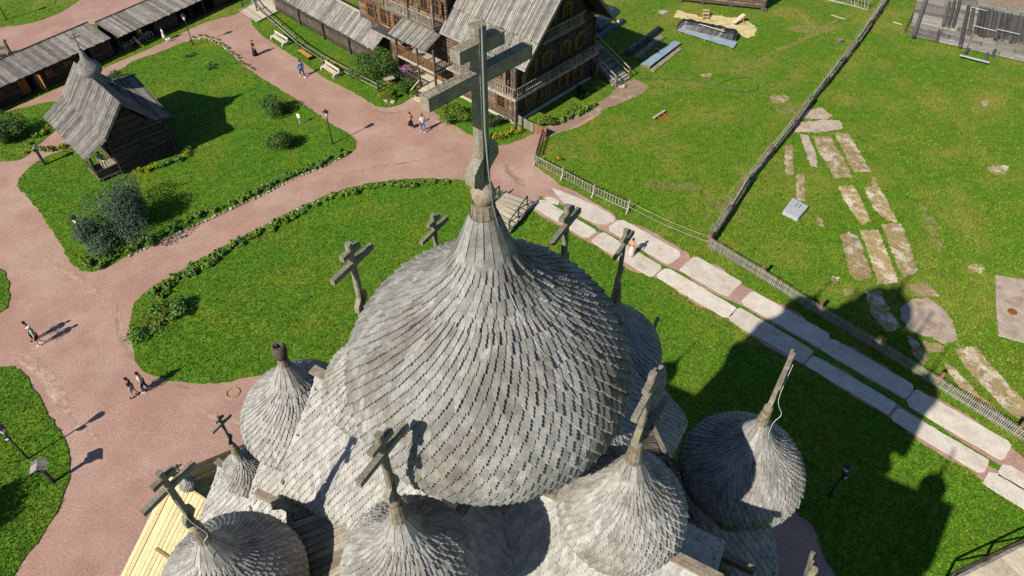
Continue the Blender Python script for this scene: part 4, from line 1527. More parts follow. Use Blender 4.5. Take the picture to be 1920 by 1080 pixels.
# cross wing to the right
planked(chapel, CF(2.2, .25, 3.3), CF(5.3, .25, 3.3), CF(5.0, 5.0, 5.3), CF(2.0, 5.0, 5.3), .2, M['roof_old'], thick=.05, part='wing_roof')
planked(chapel, CF(5.3, 9.6, 3.3), CF(1.7, 9.6, 3.3), CF(1.7, 5.0, 5.3), CF(5.0, 5.0, 5.3), .2, M['roof_old'], thick=.05, part='wing_roof')
log_wall(chapel, CF(4.5, .6), CF(4.5, 9.0), 3.3, 5.0, .2, M['log_dark'], tops=lambda z: ((z - 3.3) / 1.9 * .5, 1 - (z - 3.3) / 1.9 * .5), part='wing_gable')
for a, c in (((-.4, v0 - .03, 3.95), (RU, v0 - .03, RZ - .08)), ((3.9, v0 - .03, 3.95), (RU, v0 - .03, RZ - .08)), ((-2.3, v0 + .9, 2.4), (-.35, v0 - .03, 4.0))):
    b = MB()
    b.beam(CF(*a), CF(*c), .05, .22)
    b.build('bargeboard', M['roof_old'], chapel)
b = MB()
b.beam(CF(2.1, 5.0, 5.36), CF(5.1, 5.0, 5.36), .2, .06)
b.build('ridge_boards', M['roof_old'], chapel)
window(chapel, CF(2.4, 0, 2.2), -48, .3, .3, shutters=False, mt=M['log_dark'], crown=False)
# porch on the left front corner
for q in ((-1.9, .5), (-.1, .35), (-1.9, 2.6)):
    post(chapel, CF(*q), 0, 2.5, .16, M['log_dark'])
b = MB()
b.prism([CF(-2.0, .3, .3), CF(0, .3, .3), CF(0, 2.6, .3), CF(-2.0, 2.6, .3)], (0, 0, .12))
b.build('porch_floor', M['roof_brown'], chapel)
for a, c in (((-1.95, .35), (-.1, .35)), ((-1.95, .35), (-1.95, 2.6))):
    b = MB()
    for k in range(3):
        b.beam(CF(*a, .55 + .22 * k), CF(*c, .55 + .22 * k), .08, .2)
    b.build('porch_wall', M['log_dark'], chapel)
# dome on its neck
cc = CF(RU, 4.4)
pf = [(.10, 9.0), (.13, 8.75), (.17, 8.45), (.25, 8.15), (.42, 7.9), (.58, 7.65), (.66, 7.35), (.60, 7.05), (.45, 6.85)]
dm = onion('dome', cc.x, cc.y, [(r * 1.4, z) for r, z in pf], 34, .10, .5, chapel, OUT_ONE, .03, .025, mt=M['shingle'])
dm.name = 'chapel_dome'
b = MB()
b.lathe(cc, [(.52, 6.9), (.50, 6.6), (.72, 6.05), (1.0, 5.5)], 16)
b.build('dome_base', M['roof'], dm)
b = MB()
b.lathe(cc, [(.50, 6.93), (.58, 6.9), (.58, 6.84), (.50, 6.82)], 16)
b.build('collar_ring', M['deck'], dm)
cross((cc.x, cc.y), 9.0, 1.35, .85, .07, 42, chapel)

# --- log building cut by the top edge, gate of the upper fence
Q0 = G(1262, 2)
QF = Fr(Q0, -7)
lb = empty('log_cabin', (Q0.x, Q0.y, 0), 'pale brown log cabin wall cut off by the top edge', 'cabin')
a0, a1 = G(1275, 4), G(1428, 20)
log_wall(lb, a0, a1, .25, 3.6, .28, M['log'], part='front_wall', ext=.3)
for t in (.0, .28, .62, 1.0):
    p = a0.lerp(a1, t)
    b = MB()
    b.box(p + Vector((0, 0, .15)), .35, .35, .3, hx=-5)
    b.build('foundation_block', M['log_grey'], lb)
c1 = a1 + Vector((.4, 5, 0))
log_wall(lb, a1, c1, .25, 3.6, .28, M['log'], part='side_wall', ext=.3)
b = MB()
b.beam(a1 + Vector((.35, -.25, .2)), a1 + Vector((.35, 3, .2)), .25, .3)
b.build('sill_beam', M['log_grey'], lb)

# ------------------------------------------------------------------ fences
Z = Vector((0, 0, 1))


def picket_run(root, pts, h, sp, mt, w=.075, rails=(.25, .75), lean=0.0, side=None):
    for a, c in zip(pts[:-1], pts[1:]):
        a, c = Vector(a), Vector(c)
        L = (c - a).length
        nrm = Vector((-(c - a).y, (c - a).x, 0)).normalized()
        for f in rails:
            piece('rail', 'plank', mt, a + Z * (h * f) + nrm * .04, c + Z * (h * f) + nrm * .04, .07, .05, root)
        n = max(1, int(L / sp))
        for k in range(n):
            p = a.lerp(c, (k + .5) / n)
            piece('picket', 'plank', mt, p + Z * .06 + Vector((0, 0, 0)), p + Z * (h + RND.uniform(-.03, .03)) + Vector((RND.uniform(-.01, .01), 0, 0)), w, .025, root, nrm)


# picket barrier by the gravel crossing
bpts = [G(1004, 308), G(1055, 335), G(1113, 366), G(1178, 396)]
pb = empty('picket_barrier', bpts[0], 'short grey picket barrier on crossed feet beside the slab track', 'fence')
picket_run(pb, bpts, .95, .27, M['picket'], .06, (.12, .85))
for p in bpts:
    b = MB()
    d = (bpts[-1] - bpts[0]).normalized()
    nn = Vector((-d.y, d.x, 0))
    b.box(p + Z * .55, .10, .10, 1.1, hx=-45)
    b.build('post', M['picket'], pb)
    for s in (-1, 1):
        b = MB()
        b.beam(p + Z * .45, p + nn * (s * .5) + d * .1 + Z * .03, .06, .06)
        b.build('foot', M['deck'], pb)
# panel and gate at the corner of the house garden
b1 = [G(1005, 300), G(1018, 255)]
pg = empty('garden_gate', b1[1], 'open dark plank gate between house garden and field', 'gate')
picket_run(pg, b1, .95, .22, M['log_dark'], .07)
b = MB()
p0, p1 = G(1003, 250), G(1022, 258)
for k in range(7):
    q = p0.lerp(p1, k / 6)
    piece('plank', 'plank', M['post_red'], q + Z * .05, q + Z * 1.0, .2, .03, pg, D(60))
cf = [G(968, 231), G(1000, 250)]
pf_ = empty('corner_fence', cf[0], 'short grey plank fence at the house corner', 'fence')
picket_run(pf_, cf, 1.0, .17, M['picket'], .13)
# long picket fence across the right side
lp = [G(1326, 462), G(1424, 522), G(1530, 590), G(1640, 655), G(1752, 726), G(1900, 818), G(1990, 876)]
lf = empty('picket_fence', lp[0], 'long grey picket fence running down the right side of the field', 'fence')
picket_run(lf, lp, .95, .118, M['picket'], .06)
for p in lp:
    b = MB()
    q = p + Vector((.12, .12, 0))
    b.tube([q, q + Z * 1.25], [.13, .12], 9)
    b.build('post', M['post_red'], lf)
# pole and brush fence
wp = [G(1329, 458), G(1362, 408), G(1397, 352), G(1440, 298), G(1482, 247), G(1515, 202), G(1545, 165), G(1575, 126), G(1600, 93), G(1625, 58), G(1643, 30), G(1662, 0)]
wf = empty('pole_fence', wp[0], 'rough fence of slanting poles and brushwood between two fields', 'fence')
for i, p in enumerate(wp):
    b = MB()
    b.tube([p, p + Z * RND.uniform(1.15, 1.35)], [.13, .11], 9)
    b.build('post', M['post_red'], wf)
for i, (a, c) in enumerate(zip(wp[:-1], wp[1:])):
    for k in range(6):
        o = Vector((RND.uniform(-.16, .16), RND.uniform(-.1, .1), 0))
        z0, z1 = .12 + .17 * k, .25 + .19 * k
        piece('pole', 'log', M['stick'], a + o + Z * z0 - (c - a) * .05, c + o + Z * (z1 + .1) + (c - a) * .08, .045, .045, wf)
    br = MB()
    if True:
        for k in range(80 if i % 2 == 0 or i > 7 else 25):
            t = RND.random()
            q = a.lerp(c, t)
            dz = RND.uniform(.7, 1.35)
            br.tube([q + Vector((RND.uniform(-.1, .1), RND.uniform(-.1, .1), .05)), q + Vector((RND.uniform(-.35, .25), RND.uniform(-.1, .45), dz))], [.02, .008], 4, False)
        o = br.build('brushwood', M['stick'], wf)
        o['kind'] = 'stuff'
# lattice gate at the top edge
ga, gb_ = G(1583, 8), G(1627, 20)
gt = empty('lattice_gate', ga, 'white and grey lattice gate at the top of the pole fence', 'gate')
for f in (.1, 1.3):
    piece('rail', 'plank', M['deck'], ga + Z * f, gb_ + Z * f, .1, .07, gt)
for k in range(7):
    q0, q1 = ga.lerp(gb_, k / 7), ga.lerp(gb_, (k + 1) / 7)
    piece('lattice_bar', 'plank', M['roof'], q0 + Z * .1, q1 + Z * 1.3, .08, .03, gt, (0, 1, 0))
    piece('lattice_bar', 'plank', M['roof'], q1 + Z * .1, q0 + Z * 1.3, .08, .03, gt, (0, 1, 0))
q0 = G(1540, -2)
piece('rail', 'plank', M['bluegrey'], q0 + Z * .1, ga + Z * .1, .14, .1, gt)
# garden rail fence behind the benches
fp = [G(452, -22), G(483, 22), G(518, 52), G(560, 89), G(606, 119), G(659, 148), G(710, 174), G(760, 148)]
rf = empty('rail_fence', fp[3], 'grey two-rail post fence behind the benches', 'fence')
for p in fp:
    b = MB()
    b.tube([p, p + Z * 1.1], [.11, .10], 8)
    b.build('post', M['log_grey'], rf)
for a, c in zip(fp[:-1], fp[1:]):
    for zz in (.45, .95):
        piece('rail', 'log', M['roof'], a + Z * zz, c + Z * (zz + RND.uniform(-.05, .05)), .05, .05, rf)
# ropes between the barrier and the fence corner
rp = empty('rope_line', bpts[-1], 'two thin ropes strung between picket barrier and fence corner', 'rope')
for zz in (.95, .45):
    b = MB()
    a, c = bpts[-1] + Z * zz, lp[0] + Z * zz
    b.tube([a.lerp(c, t) - Z * (.18 * math.sin(math.pi * t)) for t in np.linspace(0, 1, 14)], .014, 5)
    b.build('rope', M['deck'], rp)

# ------------------------------------------------------------------ decks


def deck(name, corners, z, w, label, mt, rails):
    A, B_, C, Dd = [G(*c, z) for c in corners]
    e = empty(name, (A.x, A.y, 0), label, 'boardwalk')
    n = int((Dd - A).length / w)
    for k in range(n):
        t0 = (k + .5) / n
        piece('plank', 'plank', mt, A.lerp(Dd, t0) + Z * RND.uniform(-.006, .006), B_.lerp(C, t0) + Z * RND.uniform(-.006, .006), (Dd - A).length / n - .02, .05, e)
    for a, c in ((A, Dd), (B_, C)):
        b = MB()
        b.beam(a.lerp(c, .02) - Z * .13, a.lerp(c, .98) - Z * .13, .12, .18)
        b.build('stringer', M['log_dark'], e)
        b = MB()
        b.beam(a.lerp(c, -.01) + Z * .05, a.lerp(c, 1.01) + Z * .05, .16, .07)
        b.build('kerb_board', M['roof'], e)
    for (a, c, n_) in rails:
        a, c = G(*a, z), G(*c, z)
        for k in range(n_):
            b = MB()
            p = a.lerp(c, k / (n_ - 1))
            b.box(p + Z * .4, .11, .11, 1.1, hx=-35)
            b.build('post', M['log_dark'], e)
        for k in range(n_ - 1):
            p, q = a.lerp(c, k / (n_ - 1)), a.lerp(c, (k + 1) / (n_ - 1))
            piece('handrail', 'plank', M['log_dark'], p + Z * .92, q + Z * .92, .09, .07, e)
            piece('brace', 'plank', M['log_dark'], p + Z * .15, q + Z * .8, .07, .05, e)
    return e


deck('plank_ramp', [(941, 358), (1003, 379), (955, 435), (905, 400)], .35, .42, 'pale plank ramp with dark handrails behind the main dome', M['deck'], [((936, 366), (900, 400), 3), ((988, 385), (955, 432), 3)])
deck('plank_deck', [(2060, 950), (2150, 1060), (1900, 1210), (1765, 1098)], .5, .55, 'grey plank deck with dark branch railing in the lower right corner', M['deck'], [((1990, 985), (1775, 1088), 4)])

deck('plank_walk', [(450, 20), (482, 42), (548, 8), (512, -14)], .12, .35, 'pale plank walk at the head of the rail fence', M['deck'], [((455, 12), (515, -14), 3)])
for (u0, v0, u1, v1, lab) in ((1675, 41, 1691, 46, 'pale board lying in the grass left of the log platform'), (1559, 28, 1585, 36, 'thin pale lath lying near the lattice gate'), (1228, 90, 1236, 92, 'short pale offcut by the zinc sheet')):
    q = empty('loose_board', G(u0, v0), lab, 'board')
    piece('board', 'plank', M['pale_wood'], G(u0, v0, .08), G(u1, v1, .08), .14, .05, q)
q = empty('wooden_box', G(1574, 80), 'small brown box in the grass beside the pole fence', 'box')
b = MB()
b.box(G(1574, 80) + Z * .17, .45, .35, .34, hx=20)
b.build('box', M['roof_brown'], q)
b = MB()
b.box(G(1574, 80) + Z * .36, .5, .4, .04, hx=20)
b.build('lid', M['roof'], q)
q = empty('feeder_box', G(733, 172), 'orange feeder box with grey roof at the porch garden', 'feeder')
fb = G(733, 172)
b = MB()
b.tube([fb, fb + Z * 1.0], .05, 6)
b.build('stake', M['log_dark'], q)
b = MB()
b.box(fb + Z * 1.15, .4, .35, .35, hx=30)
b.build('box', M['orange_wood'], q)
b = MB()
b.beam(fb + Z * 1.42 - D(30) * .5, fb + Z * 1.42 + D(30) * .5, .6, .05)
b.build('roof', M['roof'], q)

# ------------------------------------------------------------------ street lamps


def lamp(p, h, label, sign=False, kind='iron', sc=1.0):
    e = empty('street_lamp', (p.x, p.y, 0), label, 'lamp', 'black lantern lamps along the paths')
    x = p.x, p.y
    b = MB()
    b.lathe(x, [(.05, h - .62), (.045, .9), (.06, .85), (.07, .1), (.12, .06), (.13, 0)], 10)
    b.build('post', M['iron'], e)
    b = MB()
    c = Vector((p.x, p.y, 0))
    top, bot, r1, r0 = h - .12, h - .56, .2 * sc, .11 * sc
    for k in range(4):
        a, a2 = 90 * k + 45, 90 * k + 135
        b.quad(c + D(a) * r1 + Z * top, c + D(a2) * r1 + Z * top, c + D(a2) * r0 + Z * bot, c + D(a) * r0 + Z * bot, .5)
    b.build('glass', M['lamp_glass'], e)
    b = MB()
    b.lathe(x, [(.03, h + .14), (.05, h + .08), (.16 * sc, h + .02), (.29 * sc, h - .12), (.27 * sc, h - .14)], 4)
    b.lathe(x, [(.14 * sc, bot + .01), (.09, bot - .06)], 8)
    for k in range(4):
        a = 90 * k + 45
        b.beam(c + D(a) * (r1 + .01) + Z * top, c + D(a) * (r0 + .01) + Z * bot, .025, .025)
    b.build('lantern_frame', M['iron'], e)
    if sign:
        b = MB()
        b.box(c + D(-70) * .14 + Z * (h - .95), .3, .16, .24, hx=10)
        b.build('junction_box', M['iron'], e)
        b = MB()
        b.box(c + D(-70) * .23 + Z * (h - .9), .16, .02, .14, hx=20)
        b.build('sticker', M['white'], e)
    return e


LH = 3.42
lamp(G(362.5, 86), LH, 'black lantern lamp at the far corner of the chapel lawn by the shed')
lamp(G(623.7, 271), LH, 'black lantern lamp at the right tip of the chapel lawn by the path')
lamp(G(172.5, 470), 3.3, 'black lantern lamp next to the blue-green conifers')
lamp(G(53.7, 861), 3.3, 'black lantern lamp with white sticker on the lower left lawn', True)
lamp(G(1553.7, 931), 3.3, 'black lantern lamp in the shade of the church on the right lawn', True)
lamp(G(12, 37), 3.3, 'black lamp post on the grass at the top left corner')


def post_lamp(p, h, label, roof=.5):
    e = empty('wooden_post', (p.x, p.y, 0), label, 'post', 'carved wooden posts with roofs')
    b = MB()
    b.tube([p, p + Z * (h * .8)], [.13, .12], 8)
    b.build('post', M['log_dark'], e)
    b = MB()
    b.box(p + Z * (h * .86), roof * .55, roof * .55, h * .16, hx=20)
    b.build('box', M['log_dark'], e)
    for s in (-1, 1):
        for k in range(3):
            piece('roof_board', 'plank', M['roof'], p + Z * (h * 1.04) + D(20) * (.0 * s) + D(110) * ((k - 1) * roof * .34), p + Z * (h * .94) + D(20) * (s * roof * .55) + D(110) * ((k - 1) * roof * .34), roof * .32, .03, e, (0, 0, 1))
    return e


post_lamp(G(101, 905), 1.9, 'wooden post with small grey board roof at the lower left lawn edge', .75)
post_lamp(G(84, 310), 1.8, 'dark wooden post by the path left of the chapel', .5)
post_lamp(G(22, 103), 1.6, 'thin dark post beside the bench behind the shed', .32)

# ------------------------------------------------------------------ benches


def bench(a, c, label, mt, back=True, leg_mt=None):
    a, c = Vector(a), Vector(c)
    d = (c - a).normalized()
    nn = Vector((-d.y, d.x, 0))          # towards the back
    e = empty('park_bench', (a + c) / 2, label, 'bench')
    for k in range(3):
        piece('seat_slat', 'plank', mt, a + nn * (.17 * k - .17) + Z * .45, c + nn * (.17 * k - .17) + Z * .45, .15, .06, e)
    if back:
        for k in range(2):
            piece('back_slat', 'plank', mt, a + nn * .34 + Z * (.62 + .19 * k), c + nn * .37 + Z * (.62 + .19 * k), .16, .06, e, nn)
    for t in (.06, .94):
        p = a.lerp(c, t)
        b = MB()
        if back:
            b.prism([p + nn * q + Z * zz - d * .09 for q, zz in ((-.38, 0), (-.4, .3), (-.25, .42), (.25, .42), (.33, .85), (.42, .85), (.42, 0))], d * .18)
        else:
            b.box(p + Z * .22, .09, .4, .42, hx=math.degrees(math.atan2(d.y, d.x)))
        b.build('leg', leg_mt or mt, e)
    return e


bench(G(513, 73), G(537, 88), 'pale wooden bench with backrest, the upper of two by the rail fence', M['pale_wood'])
bench(G(607, 130), G(633, 147), 'pale wooden bench with backrest, the lower of two by the rail fence', M['pale_wood'])
bench(G(563, 101), G(584, 114), 'backless orange bench between the two pale benches', M['orange_wood'], False, M['iron'])
bench(G(-22, 112), G(18, 103), 'weathered grey bench behind the shed at the left edge', M['roof'])

# ------------------------------------------------------------------ plants


def leaf_cloud(n, rad, size, seed=0, lobes=7, hollow=.45, full=0.0, zbase=0.0):
    """leaf quads spread through an uneven crown volume (local coordinates, base at z=0)"""
    r = np.random.default_rng(seed)
    rx, ry, rz = rad
    L = [(r.normal(0, .46, 3) * np.array([rx, ry, rz * .7]) + np.array([0, 0, rz]), r.uniform(.28, .62) + full * .2) for _ in range(lobes)]
    L.append((np.array([0, 0, rz * .9]), .72))
    li = r.integers(0, len(L), n)
    d = r.normal(0, 1, (n, 3))
    d /= np.linalg.norm(d, axis=1, keepdims=True)
    rr = (hollow + (1 - hollow) * r.random(n) ** .5) * r.uniform(.82, 1.12, n)
    c = np.array([L[i][0] for i in li])
    sc = np.array([L[i][1] for i in li])
    P = c + d * (rr * sc)[:, None] * np.array([rx, ry, rz])
    P[:, 2] = np.maximum(P[:, 2], .04) + zbase
    nn = d * .7 + r.normal(0, .6, (n, 3)) + np.array([0, 0, .35])
    nn /= np.linalg.norm(nn, axis=1, keepdims=True)
    t = np.cross(nn, r.normal(0, 1, (n, 3)))
    t /= np.linalg.norm(t, axis=1, keepdims=True)
    b = np.cross(nn, t)
    s = size * r.uniform(.6, 1.35, n)[:, None]
    q = np.stack([P - t * s, P + b * s * .5, P + t * s, P - b * s * .5], 1).reshape(-1, 3)
    clump = r.random(len(L))[li]
    tint = np.clip(.5 * clump + .5 * r.random(n), 0, .999)
    return q, tint


def shrub(name, p, rad, n, size, mt, label, cat='shrub', group=None, seed=1, lobes=7, trunk=True, base=0.0, flower=None, full=0.0):
    e = empty(name, (p.x, p.y, p.z), label, cat, group)
    q, t = leaf_cloud(n, rad, size, seed, lobes, zbase=base, full=full)
    me = mesh_np('crown', q, np.arange(len(q)), np.full(len(q) // 4, 4), mt, t)
    link('crown', me, e)
    if trunk:
        b = MB()
        r = random.Random(seed)
        b.tube([p, p + Z * (base + rad[2] * .6), p + Z * (base + rad[2] * 1.3)], [rad[0] * .07 + .02, rad[0] * .05 + .015, .015], 6)
        for k in range(6):
            a = r.uniform(0, 360)
            z0 = base + rad[2] * r.uniform(.15, .7)
            b.tube([p + Z * z0, p + Z * (z0 + rad[2] * .35) + D(a) * rad[0] * .35, p + Z * (z0 + rad[2] * .6) + D(a) * rad[0] * .7], [rad[0] * .04 + .01, .02, .008], 5)
        b.build('trunk', M['trunk'], e)
    if flower:
        q, t = leaf_cloud(flower[1], tuple(x * 1.02 for x in rad), flower[2], seed + 50, lobes, hollow=.9, zbase=base)
        me = mesh_np('blossoms', q, np.arange(len(q)), np.full(len(q) // 4, 4), M[flower[0]], t)
        link('blossoms', me, e)
    return e


shrub('conifer', G(244, 430), (1.95, 1.95, 1.75), 13000, .075, M['leaf_blue'], 'larger blue-green conifer on the chapel lawn, pale needles', 'tree', None, 3, 14, full=.8)
shrub('conifer', G(192, 458), (1.35, 1.35, 1.1), 7500, .07, M['leaf_blue'], 'smaller darker conifer beside the larger one, nearer the lamp', 'tree', None, 4, 10, full=.8)
shrub('round_bush', G(20, 262), (1.75, 1.5, 1.25), 6000, .085, M['leaf'], 'dense dark green bush at the left edge near the chapel', 'shrub', None, 5, 9, full=.8)
shrub('lawn_bush', G(517, 216), (1.25, 1.1, .95), 4200, .075, M['leaf'], 'green rounded bush, the upper of two on the chapel lawn', 'shrub', None, 6, 8, full=.6)
shrub('lawn_bush', G(537, 274), (1.35, 1.2, .95), 4600, .075, M['leaf'], 'green rounded bush, the lower of two on the chapel lawn', 'shrub', None, 7, 8, full=.6)
shrub('small_plant', G(360, 106), (.45, .4, .22), 300, .06, M['leaf_dark'], 'small dark plant on the lawn nearest the far lamp', 'shrub', None, 8, 3, False)
shrub('small_plant', G(394, 130), (.5, .45, .35), 420, .06, M['leaf'], 'small pale-tipped plant on the upper chapel lawn', 'shrub', None, 9, 4, False, flower=('white', 25, .05))
shrub('wild_bush', G(222, 150), (1.1, .8, .55), 1500, .07, M['leaf'], 'olive green bush behind the chapel', 'shrub', None, 10, 6)
shrub('lilac_bush', G(716, 150), (2.3, 1.7, 1.75), 9000, .085, M['leaf'], 'big leafy bush in front of the storehouse gable', 'shrub', None, 11, 11)
shrub('lilac_bush', G(748, 158), (1.4, 1.2, 1.2), 4200, .08, M['leaf_dark'], 'dark bush between the big leafy bush and the house porch', 'shrub', None, 12, 7)
shrub('garden_bush', G(762, 176), (1.1, .9, .7), 2600, .07, M['leaf'], 'green bush at the foot of the porch steps', 'shrub', None, 13, 6)
shrub('garden_bush', G(725, 186), (1.0, .8, .5), 2200, .07, M['leaf_bright'], 'yellow-green flower bush at the end of the rail fence', 'shrub', None, 14, 6, False, flower=('leaf_yellow', 260, .05))
shrub('garden_bush', G(855, 228), (1.25, 1.0, .75), 3200, .075, M['leaf_bright'], 'light green bush left of the big cross below the house', 'shrub', None, 15, 7)
shrub('garden_bush', G(842, 212), (.9, .8, .6), 1800, .07, M['leaf_bright'], 'light green bush beside the new yellow steps', 'shrub', None, 16, 6)
shrub('garden_bush', G(921, 238), (1.1, .9, .75), 2600, .075, M['leaf_dark'], 'dark green bush right of the big cross at the house wall', 'shrub', None, 17, 6)
shrub('flower_bed', G(1063, 213), (.8, .7, .4), 1300, .07, M['leaf_bright'], 'green plants at the dark house wall, second bed', 'shrub', None, 18, 5, False)
shrub('flower_bed', G(1023, 232), (1.1, .8, .5), 2100, .075, M['leaf_bright'], 'green leafy bed along the dark house wall', 'shrub', None, 19, 6, False)
shrub('flower_bed', G(1090, 180), (.8, .7, .55), 1400, .07, M['leaf_dark'], 'dark plants at the house wall by the back stair', 'shrub', None, 20, 5, False)
shrub('orange_flowers', G(1120, 168), (.45, .35, .2), 400, .06, M['leaf_bright'], 'orange flowers at the foot of the back stair', 'flowers', None, 21, 4, False, flower=('orange_flower', 160, .05))
shrub('orange_flowers', G(1050, 300), (.28, .22, .18), 160, .05, M['leaf'], 'bright orange flower in the grass behind the picket barrier', 'flowers', None, 22, 3, False, flower=('orange_flower', 90, .05))
shrub('pink_flowers', G(182, 333), (.25, .2, .25), 120, .05, M['leaf'], 'pink flower by the chapel porch', 'flowers', None, 23, 3, False, flower=('red_flower', 70, .05))
shrub('pink_flowers', HF(-2.15, 11.6, 3.85), (.5, .35, .28), 300, .06, M['leaf'], 'red and white flowers on the upper porch rail', 'flowers', None, 24, 4, False, flower=('red_flower', 110, .05))
shrub('pink_flowers', HF(-2.15, 12.3, 1.5), (.6, .4, .35), 260, .06, M['leaf'], 'lilac flowers hanging on the lower porch', 'flowers', None, 25, 4, False, flower=('pink_flower', 420, .055))
shrub('hosta_bed', G(308, 592), (1.2, 1.5, .36), 2600, .10, M['leaf_hosta'], 'leafy bed with yellow plants at the left end of the oval lawn', 'shrub', None, 26, 10, False, flower=('leaf_yellow', 320, .06))
shrub('hosta_bed', G(296, 608), (.6, .8, .34), 1300, .10, M['leaf_bright'], 'light green leafy plants at the tip of the oval lawn', 'shrub', None, 27, 6, False)
# a tree outside the frame whose shade lies on the lower left lawn
shrub('lawn_tree', G(-110, 1010) + Vector((-1.2, -1.5, 0)), (1.6, 1.6, 1.5), 4200, .09, M['leaf'], 'leafy tree standing beyond the left edge by the lower lawn', 'tree', None, 28, 8, True, 1.6)

# leafy border clumps: one object each
clumps = {}
for key, mt in (('hosta', M['leaf_hosta']), ('bright', M['leaf_bright']), ('yellow', M['leaf_yellow'])):
    for vnt in range(3):
        r = np.random.default_rng(70 + vnt)
        V_, S_, T_ = [], [], []
        for k in range(34):
            a = r.uniform(0, 2 * math.pi)
            L = r.uniform(.2, .42)
            w = r.uniform(.05, .10) if key != 'yellow' else .03
            h = r.uniform(.12, .38)
            ca, sa = math.cos(a), math.sin(a)
            i = len(V_)
            V_ += [(0, 0, .02), (ca * L * .5 - sa * w, sa * L * .5 + ca * w, h), (ca * L, sa * L, h * .72), (ca * L * .5 + sa * w, sa * L * .5 - ca * w, h)]
            S_.append(4)
            T_.append(r.random())
        clumps[key, vnt] = mesh_np('border_plant', V_, np.arange(len(V_)), S_, mt, T_)


def border(px, sp, keys, label, group, spread=.35, scale=(.7, 1.25), z=.05):
    pts = spline([(G(*p).x, G(*p).y) for p in px], .1, False)
    acc = 0
    last = pts[0]
    for p in pts:
        acc += (p - last).length
        last = p
        if acc > sp:
            acc = 0
            o = bpy.data.objects.new('border_plant', clumps[RND.choice(keys), RND.randrange(3)])
            COL.objects.link(o)
            o.location = (p.x + RND.uniform(-spread, spread), p.y + RND.uniform(-spread, spread), z)
            o.rotation_euler = (0, 0, RND.uniform(0, 6.28))
            o.scale = (RND.uniform(*scale),) * 3
            tag(o, label, 'plant', group)


border([(150, 492), (185, 490), (230, 468), (300, 442), (360, 412), (420, 390), (480, 362), (540, 334), (600, 308), (650, 282)], .34, ['hosta', 'bright'], 'leafy green plant in the stone-edged border of the chapel lawn', 'border plants of the chapel lawn')
border([(150, 500), (190, 498), (240, 474), (300, 448)], .36, ['bright', 'hosta'], 'leafy green plant in the stone-edged border of the chapel lawn', 'border plants of the chapel lawn')
border([(275, 560), (300, 540), (350, 514), (410, 480), (470, 450), (520, 424), (570, 400), (620, 376), (680, 358), (740, 350), (830, 346)], .33, ['hosta', 'bright', 'bright'], 'leafy green plant in the curved border of the oval lawn', 'border plants of the oval lawn')
border([(285, 568), (320, 540), (370, 512), (420, 484)], .36, ['hosta', 'bright'], 'leafy green plant in the curved border of the oval lawn', 'border plants of the oval lawn')
border([(545, 18), (580, 38), (620, 63), (655, 86), (690, 108)], .34, ['bright', 'hosta', 'bright'], 'leafy plant along the storehouse wall', 'plants along the storehouse wall', .3, (1.5, 2.9))
border([(250, 330), (285, 318), (315, 308), (345, 296), (355, 280)], .55, ['hosta', 'yellow'], 'grassy plant at the foot of the chapel wall', 'plants along the chapel wall', .2, (.9, 1.4))
border([(895, 258), (920, 262), (955, 255), (980, 248)], .6, ['yellow'], 'arching yellow-green grass clump at the house corner', 'grass clumps at the house corner', .25, (1.2, 1.9))
border([(80, 290), (100, 284), (125, 276), (40, 288)], .5, ['bright', 'yellow'], 'low yellow-green plant left of the chapel', 'plants left of the chapel', .3, (.8, 1.3))
border([(50, 275), (80, 255), (110, 232)], .5, ['yellow', 'bright'], 'low yellow-green plant on the bush lawn', 'plants on the bush lawn', .3, (.8, 1.3))
border([(350, 75), (385, 68), (420, 86), (450, 114), (475, 134)], .6, ['bright'], 'small plant on the far edge of the chapel lawn', 'plants on the far lawn edge', .2, (.4, .7))
border([(1075, 222), (1110, 200), (1040, 238)], .5, ['bright', 'hosta'], 'leafy plant along the dark house wall', 'plants along the dark house wall', .3, (.9, 1.3))

# border stones: one object each
stones = []
for vnt in range(4):
    bm = bmesh.new()
    bmesh.ops.create_icosphere(bm, subdivisions=1, radius=1)
    r = random.Random(vnt)
    for v in bm.verts:
        v.co *= r.uniform(.8, 1.15)
        v.co.z *= .65
    me = bpy.data.meshes.new('border_stone')
    bm.to_mesh(me)
    bm.free()
    me.materials.append(M['stone'])
    stones.append(me)


def stone_row(px, n, label, group, smin=.07, smax=.17):
    pts = spline([(G(*p).x, G(*p).y) for p in px], .05, False)
    for k in range(n):
        p = pts[min(len(pts) - 1, int((k + RND.uniform(-.3, .3) + .5) / n * len(pts)))]
        o = bpy.data.objects.new('border_stone', RND.choice(stones))
        COL.objects.link(o)
        s = RND.uniform(smin, smax)
        o.location = (p.x + RND.uniform(-.05, .05), p.y + RND.uniform(-.05, .05), .04 + s * .3)
        o.rotation_euler = (RND.uniform(-.2, .2), RND.uniform(-.2, .2), RND.uniform(0, 6))
        o.scale = (s, s * RND.uniform(.7, 1), s * .9)
        tag(o, label, 'stone', group)


